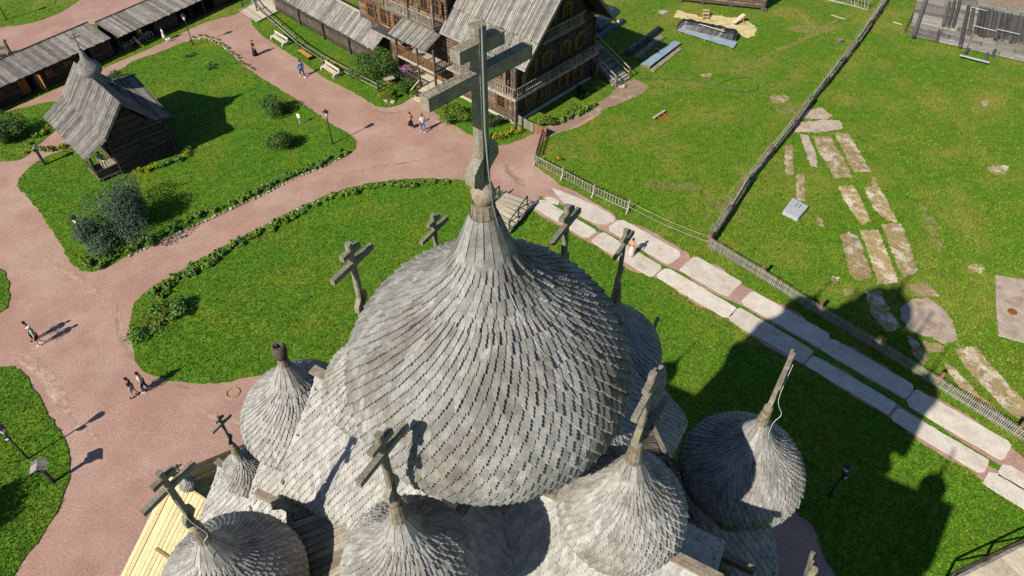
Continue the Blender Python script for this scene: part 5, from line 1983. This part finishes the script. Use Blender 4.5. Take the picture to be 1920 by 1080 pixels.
stone_row([(240, 482), (300, 455), (370, 422), (430, 394), (500, 362), (560, 332), (620, 308), (655, 285)], 62, 'pale field stone edging the chapel lawn', 'stones edging the chapel lawn')
stone_row([(480, 434), (520, 412), (548, 400), (570, 388)], 20, 'pale field stone edging the oval lawn', 'stones edging the oval lawn')
stone_row([(585, 384), (640, 362), (680, 352)], 9, 'pale field stone edging the oval lawn', 'stones edging the oval lawn')
stone_row([(350, 78), (385, 74), (412, 84), (430, 98)], 12, 'pale stone edging the far corner of the chapel lawn', 'stones at the far corner of the chapel lawn', .1, .2)
stone_row([(718, 192), (738, 193)], 2, 'big pale stone in the flower bed at the fence end', 'big stones in the flower bed', .3, .36)
stone_row([(1150, 165), (1172, 165), (1135, 160)], 3, 'flat stone at the foot of the back stair', 'stones at the back stair', .2, .35)

# ------------------------------------------------------------------ things lying on the grass


def stack(name, a, c, w, h, label, cat, parts, mt_top, n=5):
    """long low pile from a to c"""
    a, c = Vector(a), Vector(c)
    d = (c - a).normalized()
    nn = Vector((-d.y, d.x, 0))
    e = empty(name, (a + c) / 2, label, cat)
    if parts:
        for k in range(n):
            y_ = (k - (n - 1) / 2) * w / n
            piece('plank', 'plank', parts, a + nn * y_ + Z * (h * .3), c + nn * y_ + Z * (h * .3), w / n * .92, h * .5, e)
    if mt_top:
        b = MB()
        L = (c - a).length
        N_, Mm = 18, 6
        vs, fs = [], []
        for i in range(N_ + 1):
            for j in range(Mm + 1):
                f = j / Mm * 2 - 1
                zz = h * (1 - max(0, abs(f) - .55) / .45 * .95) + RND.uniform(-.04, .04) * h * 2
                vs.append(a + d * (L * i / N_ + RND.uniform(-.03, .03)) + nn * (f * w * .62 + RND.uniform(-.03, .03)) + Z * max(.02, zz if 0 < i < N_ else zz * .5))
        for i in range(N_):
            for j in range(Mm):
                q = i * (Mm + 1) + j
                fs.append((q, q + 1, q + Mm + 2, q + Mm + 1))
        b.add(vs, fs)
        b.build('cover', mt_top, e)
    return e


stack('lumber_pile', G(1172, 105), G(1238, 55), .7, .5, 'lumber pile under a black tarpaulin beside grey boards', 'lumber', None, M['tarp_black'])
bd = stack('board_pile', G(1193, 110), G(1242, 70), .8, .3, 'pile of grey boards next to the black tarpaulin', 'lumber', M['roof_brown'], None, 5)
bd = stack('board_pile', G(1222, 134), G(1275, 92), .5, .22, 'narrow brown boards lying beside the zinc sheet', 'lumber', M['roof_brown'], None, 3)


def sheet_metal(px, z, label, slope=0.0):
    P = [G(*p, z) for p in px]
    e = empty('zinc_sheet', (P[0].x, P[0].y, 0), label, 'metal sheet')
    b = MB()
    A, B_, C, Dd = P
    N_ = 14
    vs, fs = [], []
    for i in range(N_ + 1):
        for j in range(5):
            p = A.lerp(B_, i / N_).lerp(Dd.lerp(C, i / N_), j / 4)
            vs.append(p + Z * (.02 * math.sin(i * 1.7 + j) + .015 * (j % 2)))
    for i in range(N_):
        for j in range(4):
            q = i * 5 + j
            fs.append((q, q + 1, q + 6, q + 5))
    b.add(vs, fs)
    b.build('sheet', M['zinc'], e)
    for t in (.05, .5, .95):
        p, q = A.lerp(B_, t), Dd.lerp(C, t)
        piece('support', 'plank', M['orange_wood'], Vector((p.x, p.y, z / 2 - .02)), Vector((q.x, q.y, z / 2 - .02)), .12, max(.04, z - .06), e)
    return e


sheet_metal([(1200, 121), (1263, 76), (1277, 80), (1217, 126)], .3, 'blue-grey zinc sheet on supports near the grey boards')
sheet_metal([(1270, 58), (1375, 90), (1383, 79), (1278, 50)], .2, 'long blue-grey zinc sheet along the black covered stack')
stack('covered_stack', G(1272, 50), G(1382, 74), 1.3, .95, 'long timber stack under shiny black tarpaulin with a batten on top', 'lumber', None, M['tarp_black'])
b = MB()
bt = empty('batten', G(1330, 48), 'pale batten lying on the black covered stack', 'batten')
piece('board', 'plank', M['deck'], G(1312, 46, 1.0), G(1358, 60, 1.0), .12, .05, bt)
bt.location.z = .06
stack('tarp_heap', G(1113, 58), G(1150, 20), 1.4, .7, 'dark blue tarpaulin heap behind the house corner', 'tarpaulin', None, M['tarp_blue'])
stack('tarp_roll', G(1118, 75), G(1170, 40), .6, .45, 'long dark blue wrapped bundle in the shade of the house', 'tarpaulin', None, M['tarp_blue'])
# small step stool and ramp toy of orange wood on the sawdust
st = empty('step_stool', G(1322, 32), 'small orange wooden step stool on the sawdust', 'stool')
o0 = G(1322, 33)
for s in (-.3, .3):
    b = MB()
    b.prism([o0 + Vector((s, 0, 0)) + Vector((0, y_, z_)) for y_, z_ in ((-.5, 0), (-.5, .25), (-.2, .25), (-.2, .5), (.1, .5), (.1, .75), (.4, .75), (.4, 0))], Vector((.05, 0, 0)))
    b.build('side_panel', M['orange_wood'], st)
for k in range(3):
    b = MB()
    b.box(o0 + Vector((.02, -.35 + .3 * k, .27 + .25 * k)), .7, .3, .04)
    b.build('tread', M['deck'], st)
tr = empty('saw_horse', G(1385, 44), 'pale wooden saw horse on the sawdust', 'saw horse')
o0 = G(1385, 46)
b = MB()
b.beam(o0 + Vector((-.7, -.3, .35)), o0 + Vector((.5, .5, .95)), .5, .06)
b.build('board', M['deck'], tr)
for q in ((-.4, -.1), (.4, .4), (.4, -.1), (.1, .5)):
    b = MB()
    b.beam(o0 + Vector((q[0] * 1.2, q[1] * 1.2, 0)), o0 + Vector((q[0] * .8, q[1], .7 + q[0] * .3)), .06, .06)
    b.build('leg', M['orange_wood'], tr)
# toppled trestle with red legs
tl = empty('toppled_trestle', G(1237, 216), 'small wooden trestle with red legs lying on the field', 'trestle')
o0, o1 = G(1226, 221, .25), G(1247, 207, .25)
b = MB()
b.beam(o0, o1, .22, .10)
b.build('top', M['deck'], tl)
for t in (.3, .75):
    for s in (0, .3):
        p = o0.lerp(o1, t)
        b = MB()
        b.beam(p, p + Vector((.45 + s * .3, -.55 - s, -.2)), .05, .05)
        b.build('leg', M['red'], tl)
# grey slotted box
gb2 = empty('slotted_box', G(1490, 405), 'pale grey slotted box standing in the field', 'box')
A, B_, C, Dd = G(1466, 402), G(1494, 416), G(1513, 394), G(1484, 378)
for k in range(3):
    z0 = .03 + .12 * k
    b = MB()
    ins = .02 * (k % 2)
    cen = (A + B_ + C + Dd) / 4
    b.prism([p.lerp(cen, ins) + Z * z0 for p in (A, B_, C, Dd)], (0, 0, .115))
    b.build('panel', M['bluegrey'], gb2)
for t in (.42, .62):
    b = MB()
    p, q = Dd.lerp(C, t).lerp(A.lerp(B_, t), .12), Dd.lerp(C, t).lerp(A.lerp(B_, t), .42)
    b.beam(p + Z * .388, q + Z * .388, .05, .012)
    b.build('slot', M['iron'], gb2)
# garden hose
hs = empty('garden_hose', G(1370, 160), 'thin green garden hose lying in loops on the field', 'hose')
b = MB()
pts = [(1196, 148), (1230, 149), (1270, 150), (1310, 154), (1345, 160), (1375, 170), (1400, 172), (1420, 168), (1415, 150), (1390, 147), (1362, 152), (1347, 160), (1352, 168), (1372, 172), (1400, 175)]
sp_ = spline([(G(*p).x, G(*p).y) for p in pts], .15, False)
b.tube([Vector((p.x, p.y, .10)) for p in sp_], .025, 5)
b.build('hose', M['hose'], hs)
# small white sign on the lawn, grey boulder, log stump, door mat
sg = empty('lawn_sign', G(563, 234), 'small white sign on a stake on the chapel lawn', 'sign')
b = MB()
p = G(563, 234)
b.tube([p, p + Z * .8], .025, 6)
b.build('stake', M['white'], sg)
b = MB()
b.box(p + Z * .95, .3, .03, .38, hx=-15)
b.build('board', M['white'], sg)
bo = empty('boulder', G(1243, 24), 'flat grey boulder in the upper field', 'stone')
o = link('rock', stones[1], bo)
o.scale = (.75, .5, .4)
o.location = (0, 0, .1)
mt_ = MB()
p = G(792, 191)
mt_.box(p + Z * .03, 1.0, .6, .03, hx=-40)
tag(mt_.build('door_mat', M['iron']), 'dark door mat in front of the yellow steps', 'mat')
rg_ = MB()
p = G(437, 737)
rg_.tube([p + D(a) * .4 + Z * .02 for a in range(0, 361, 20)], .045, 6, False)
tag(rg_.build('iron_ring', M['new_wood_brown']), 'worn brown ring in the gravel beside the small dome', 'ring')

# old cart under the shed
ct = empty('cart', sh(15, -.2, 0), 'old wooden cart with spoked wheels under the shed roof', 'cart')
for (s_c, r) in ((13.9, .38), (16.6, .5)):
    for dd_ in (-.35, .45):
        c = sh(s_c, dd_, r)
        b = MB()
        ring = [c + SF.x * (r * math.cos(a)) + Z * (r * math.sin(a)) for a in np.linspace(0, 2 * math.pi, 17)]
        b.tube(ring, .03, 5, False)
        for k in range(6):
            a = k * math.pi / 3
            b.tube([c, c + SF.x * (r * math.cos(a)) + Z * (r * math.sin(a))], .018, 4)
        b.build('wheel', M['roof'], ct)
for dd_ in (-.2, .3):
    piece('shaft', 'log', M['roof'], sh(13.4, dd_, .5), sh(17.2, dd_, .75), .035, .035, ct)

# ------------------------------------------------------------------ log platform (top right)
pf0 = empty('log_platform', G(1790, 60), 'weathered plank platform with stacked dark round logs at the top right', 'platform')
cA, cB, cC, cD = G(1703, 68), G(1935, 122), G(1965, 28), G(1722, -18)
nrow = 11
for r_i in range(nrow):
    t0, t1 = (r_i + .5) / nrow, 0
    a, c = cA.lerp(cD, t0), cB.lerp(cC, t0)
    cuts = [0] + sorted([(k + (.5 if r_i % 2 else 0)) / 4.2 + RND.uniform(-.03, .03) for k in range(1, 4)]) + [1]
    for k in range(len(cuts) - 1):
        zz = .16 + RND.uniform(-.01, .02)
        piece('plank', 'plank', M['roof'] if RND.random() > .4 else M['picket'], a.lerp(c, cuts[k] + .004) + Z * zz, a.lerp(c, cuts[k + 1] - .004) + Z * zz, (cD - cA).length / nrow - .05, .1, pf0)
for k in range(4):
    t = .04 + k * .3
    b = MB()
    b.beam(cA.lerp(cB, t) + Z * .05, cD.lerp(cC, t) + Z * .05, .2, .09)
    b.build('joist', M['log_grey'], pf0)


def loose_log(u0, v0, u1, v1, r, label, z=.2, group='round dark logs on the platform'):
    a, c = G(u0, v0, z + r), G(u1, v1, z + r)
    e = empty('round_log', (a + c) / 2, label, 'log', group)
    b = MB()
    b.tube([a, a.lerp(c, .3), a.lerp(c, .7), c], [r * RND.uniform(.92, 1.05) for _ in range(4)], 10)
    b.build('trunk', M['log_grey'], e)
    b = MB()
    d = (a - c).normalized()
    b.tube([a + d * .002, a + d * .012], r * .9, 10)
    b.build('cut_end', M['log_dark'], e)


loose_log(1713, 68, 1738, -5, .2, 'long dark log, leftmost on the plank platform')
loose_log(1769, 48, 1780, 5, .2, 'dark round log, left one of the three on the platform')
loose_log(1778, 50, 1790, 3, .18, 'dark round log, middle one of the three on the platform')
loose_log(1787, 50, 1800, 2, .19, 'dark round log, right one of the three on the platform')
loose_log(1801, 86, 1816, 12, .2, 'long dark log in the middle of the platform')
ORD = ['first', 'second', 'third', 'fourth', 'fifth', 'sixth', 'seventh', 'eighth', 'ninth', 'tenth', 'eleventh', 'twelfth', 'thirteenth', 'fourteenth', 'fifteenth']
for k in range(15):
    t = k / 14
    u = 1817 + 100 * t + 6 * (k > 0)
    loose_log(u, 62 + 18 * t + RND.uniform(-4, 5), u + 9, 14 + 22 * t, RND.uniform(.15, .2), ORD[k] + ' dark round log from the left in the dense row on the platform')
for i, (u0, v0, u1, v1) in enumerate(((1806, 104, 1816, 92), (1845, 118, 1852, 100), (1862, 104, 1866, 94), (1757, 78, 1761, 58))):
    loose_log(u0, v0, u1, v1, .17, ['short log stub under the grey bench beam, left end', 'short log stub under the grey bench beam, right end', 'short log stub at the platform edge on the right', 'short log stub at the platform front edge'][i], 0.02, 'short log stubs at the platform')
lb2 = empty('log_beam', G(1825, 108), 'grey beam resting on two log stubs in front of the platform', 'beam')
piece('beam', 'plank', M['bluegrey'], G(1800, 103, .45), G(1855, 117, .45), .16, .12, lb2)
for (u0, v0, u1, v1, lab) in ((1826, 48, 1868, 58, 'grey lath lying across the log row'), (1868, 54, 1912, 64, 'grey lath lying across the logs at the right edge'), (1822, 13, 1850, 20, 'short grey lath at the far end of the log row')):
    q = empty('lath', G(u0, v0, .7), lab, 'lath')
    piece('board', 'plank', M['bluegrey'], G(u0, v0, .72), G(u1, v1, .72), .12, .05, q)
q = empty('lath', G(1700, 56, .1), 'dark thin log lying left of the platform', 'lath')
piece('board', 'log', M['log_grey'], G(1696, 58, .1), G(1718, 15, .1), .1, .1, q)

# ------------------------------------------------------------------ people


def skin_mesh(name, verts, edges, radii, mt, parent, root=0, sub=1):
    me = bpy.data.meshes.new(name)
    me.from_pydata([tuple(v) for v in verts], edges, [])
    me.materials.append(mt)
    o = link(name, me, parent)
    sk = o.modifiers.new('skin', 'SKIN')
    sk.use_smooth_shade = True
    if not me.skin_vertices:
        bm = bmesh.new()
        bm.from_mesh(me)
        bm.verts.layers.skin.verify()
        bm.to_mesh(me)
        bm.free()
    for i, d in enumerate(me.skin_vertices[0].data):
        r = radii[i]
        d.radius = (r, r) if not hasattr(r, '__len__') else r
        d.use_root = i == root
    ss = o.modifiers.new('subsurf', 'SUBSURF')
    ss.levels = ss.render_levels = sub
    return o


def person(p, ang, label, top, bottom, h=1.74, stride=.18, arms=((.18, .05), (.14, -.08)), hair=None, skirt=None, hat=None, shoes=None, short=False, sleeve=.5, bent=0.0, group=None, bag=None):
    """ang: direction faced. local frame: x right, y forward, z up"""
    e = empty('person', (p.x, p.y, p.z), label, 'person')
    e.rotation_euler = (0, 0, math.radians(ang - 90))
    s = h / 1.74
    hair = hair or M['hair']
    V, E, R_ = [], [], []

    def v(x, y, z, r, par=None):
        V.append((x * s, y * s, z * s))
        R_.append(r * s)
        if par is not None:
            E.append((par, len(V) - 1))
        return len(V) - 1

    pel = v(0, 0, .93, .13)
    sp1 = v(0, .0 + bent * .3, 1.15, .125, pel)
    ch = v(0, .01 + bent * .7, 1.34, .14, sp1)
    nk = v(0, .0 + bent, 1.49, .055, ch)
    jaw = v(0, .03 + bent * 1.1, 1.56, .072, nk)
    hd = v(0, .01 + bent * 1.1, 1.65, .095, jaw)
    ht = v(0, .0 + bent * 1.1, 1.71, .075, hd)
    ns = v(0, .115 + bent * 1.1, 1.615, .016, jaw)
    legs = []
    for sx, sy in ((-1, stride), (1, -stride)):
        hp = v(.095 * sx, 0, .86, .10, pel)
        kn = v(.10 * sx, sy * .55 + .03, .48, .062, hp)
        an = v(.10 * sx, sy - .02, .09, .04, kn)
        toe = v(.105 * sx, sy + .13, .035, .035, an)
        legs.append((hp, kn, an, toe))
    armv = []
    for i, sx in enumerate((-1, 1)):
        fx, fy = arms[i]
        shd = v(.185 * sx, .0 + bent * .7, 1.40, .062, ch)
        el = v((.185 + fx * .5) * sx, fy * .4 - .03 + bent * .5, 1.13, .045, shd)
        wr = v((.17 + fx) * sx, fy + .05 + bent * .4, .90 + abs(fy) * .45, .03, el)
        pm = v((.17 + fx) * sx, fy + .08 + bent * .4, .84 + abs(fy) * .6, .032, wr)
        for f in range(4):
            k1 = v((.17 + fx) * sx + (f - 1.5) * .017, fy + .085 + bent * .4, .79 + abs(fy) * .65, .0085, pm)
            v((.165 + fx) * sx + (f - 1.5) * .015, fy + .10 + bent * .4, .755 - .008 * abs(f - 1.5) + abs(fy) * .65, .008, k1)
        v((.13 + fx) * sx, fy + .115 + bent * .4, .81 + abs(fy) * .6, .0095, pm)
        armv.append((shd, el, wr))
    skin_mesh('body', V, E, R_, M['skin'], e)
    P = [Vector(q) for q in V]

    def sub(idx, edges, rad, nm, mt):
        mp = {k: i for i, k in enumerate(idx)}
        return skin_mesh(nm, [P[k] for k in idx], [(mp[a], mp[b]) for a, b in edges], [r * s for r in rad], mt, e)

    # shirt: trunk and sleeves
    vs, ed, rd = [P[pel] + Vector((0, 0, -.02)), P[sp1], P[ch], P[ch] + Vector((0, 0, .08 * s))], [(0, 1), (1, 2), (2, 3)], [.15, .145, .165, .09]
    for (a, b_, c) in armv:
        n0 = len(vs)
        vs += [P[a], P[a].lerp(P[b_], .8 if sleeve <= .5 else 1.0)]
        ed += [(2, n0), (n0, n0 + 1)]
        rd += [.078, .062]
        if sleeve > .5:
            vs.append(P[b_].lerp(P[c], .9))
            ed.append((n0 + 1, n0 + 2))
            rd.append(.046)
    skin_mesh('shirt', vs, ed, [r * s for r in rd], top, e)
    if skirt:
        b = MB()
        zt, zb, rb = skirt
        b.lathe((0, 0), [(.15 * s, 1.0 * s), (.18 * s, .85 * s), ((.18 + rb) / 2 * s, (.85 + zb) / 2 * s), (rb * s, zb * s), (rb * .9 * s, zb * s)], 14)
        o = b.build('skirt', bottom, e, smooth=True, local=True)
    else:
        vs, ed, rd = [P[pel]], [], [.155]
        for (a, b_, c, t) in legs:
            n0 = len(vs)
            end = P[a].lerp(P[b_], .95) if short else P[b_]
            vs += [P[a], end]
            ed += [(0, n0), (n0, n0 + 1)]
            rd += [.115, .09 if short else .08]
            if not short:
                vs.append(P[b_].lerp(P[c], .95))
                ed.append((n0 + 1, n0 + 2))
                rd.append(.062)
        skin_mesh('trousers', vs, ed, [r * s for r in rd], bottom, e)
    for (a, b_, c, t) in legs:
        b = MB()
        q = P[c]
        b.box((q.x, q.y + .06 * s, .045 * s), .10 * s, .27 * s, .09 * s)
        b.build('shoe', shoes or M['iron'], e, local=True)
    # hair or hat as a cap over the skull
    b = MB()
    hc = P[hd] + Vector((0, -.015 * s, .02 * s))
    prof = [(.02, .115), (.065, .10), (.10, .05), (.108, 0), (.10, -.05)]
    b.lathe((hc.x, hc.y), [(r * s, hc.z + z_ * s) for r, z_ in prof], 12)
    b.build('hair', hair, e, smooth=True, local=True)
    if hat:
        b = MB()
        b.lathe((hc.x, hc.y), [(.02 * s, hc.z + .14 * s), (.08 * s, hc.z + .125 * s), (.118 * s, hc.z + .06 * s), (.12 * s, hc.z + .02 * s)], 12)
        b.box((hc.x, hc.y + .13 * s, hc.z + .03 * s), .15 * s, .14 * s, .02 * s)
        b.build('cap', hat, e, local=True)
    if bag:
        b = MB()
        b.box((.2 * s, -.02 * s, .95 * s), .09 * s, .28 * s, .26 * s)
        b.build('bag', bag, e, local=True)
    return e


C_ = cloth
BL, BK, WH, NV = C_('bright_blue', (.03, .15, .48)), C_('black', (.014, .014, .016)), C_('white', (.72, .72, .74)), C_('navy', (.025, .05, .14))
person(G(479, 104), 230, 'person in a long black dress with an orange bag on the upper path', BK, BK, 1.68, .08, skirt=(1, .08, .3), bag=C_('orange', (.5, .17, .05)))
person(G(568, 144), 130, 'person in a bright blue jacket and navy trousers walking past the benches', BL, NV, 1.78, .32, sleeve=1, shoes=WH)
person(G(771, 241), 300, 'person in a tan top and dark long skirt walking left of a companion', C_('tan', (.42, .24, .12)), BK, 1.66, .12, skirt=(1, .42, .27), shoes=C_('pink', (.6, .3, .28)))
person(G(794, 247), 300, 'person in a white checked shirt and blue jeans below the house', WH, C_('jeans', (.08, .19, .38)), 1.80, .25, shoes=C_('pink', (.6, .3, .28)))
person(G(255, 742), 205, 'person in a black t-shirt and blue shorts on the lower left path', C_('charcoal', (.02, .022, .03)), C_('blue', (.06, .2, .36)), 1.78, .16, short=True)
person(G(275, 732), 205, 'person in a cream shirt and navy jeans on the lower left path', C_('cream', (.66, .60, .46)), NV, 1.80, .16, shoes=WH)
person(G(77, 646), 215, 'person in a teal shirt with a pale blue cap and dark shorts', C_('teal', (.22, .42, .36)), BK, 1.76, .1, short=True, hat=C_('paleblue', (.5, .66, .74)), shoes=WH)
person(G(66, 636), 215, 'person in a red shirt beside the one with the pale blue cap', C_('crimson', (.50, .02, .05)), BK, 1.72, .1, shoes=BK)
person(G(1183, 480), 250, 'person with dark hair in a pale pink long dress on the slab track', C_('peach', (.5, .28, .2)), C_('palepink', (.62, .50, .46)), 1.70, .1, skirt=(1, .06, .26), arms=((.10, .25), (.16, 0)))
person(G(310, 76), 40, 'small person in a white dress on the path by the shed', WH, WH, 1.45, .06, skirt=(1, .35, .22))
person(G(269, 78), 60, 'person in white shirt and blue jeans standing under the shed roof', WH, C_('jeans', (.08, .19, .38)), 1.76, .08)
person(G(351, 28), 40, 'person in blue clothes in the dark cart bay', C_('skyblue', (.2, .34, .55)), NV, 1.7, .08)
cp = CF(-1.0, 1.3, .42)
person(cp, 300, 'person in light clothes with blue top standing in the chapel porch', C_('skyblue', (.2, .34, .55)), C_('sand', (.55, .47, .34)), 1.72, .06)
# small white dog beside the child in white
dg = G(316, 78)
e = empty('small_dog', dg, 'small white dog beside the person in white by the shed', 'dog')
vs = [(0, 0, .26), (0, .16, .28), (0, -.16, .27), (0, .26, .36), (0, .36, .37), (0, -.26, .36), (.06, .15, .12), (.06, .16, .02), (-.06, .15, .12), (-.06, .16, .02), (.06, -.13, .15), (.06, -.19, .09), (.06, -.16, .02), (-.06, -.13, .15), (-.06, -.19, .09), (-.06, -.16, .02)]
skin_mesh('body', vs, [(0, 1), (0, 2), (1, 3), (3, 4), (2, 5), (1, 6), (6, 7), (1, 8), (8, 9), (2, 10), (10, 11), (11, 12), (2, 13), (13, 14), (14, 15)], [.10, .105, .09, .07, .04, .02, .03, .02, .03, .02, .045, .025, .02, .045, .025, .02], M['white'], e)
e.rotation_euler = (0, 0, math.radians(-60))
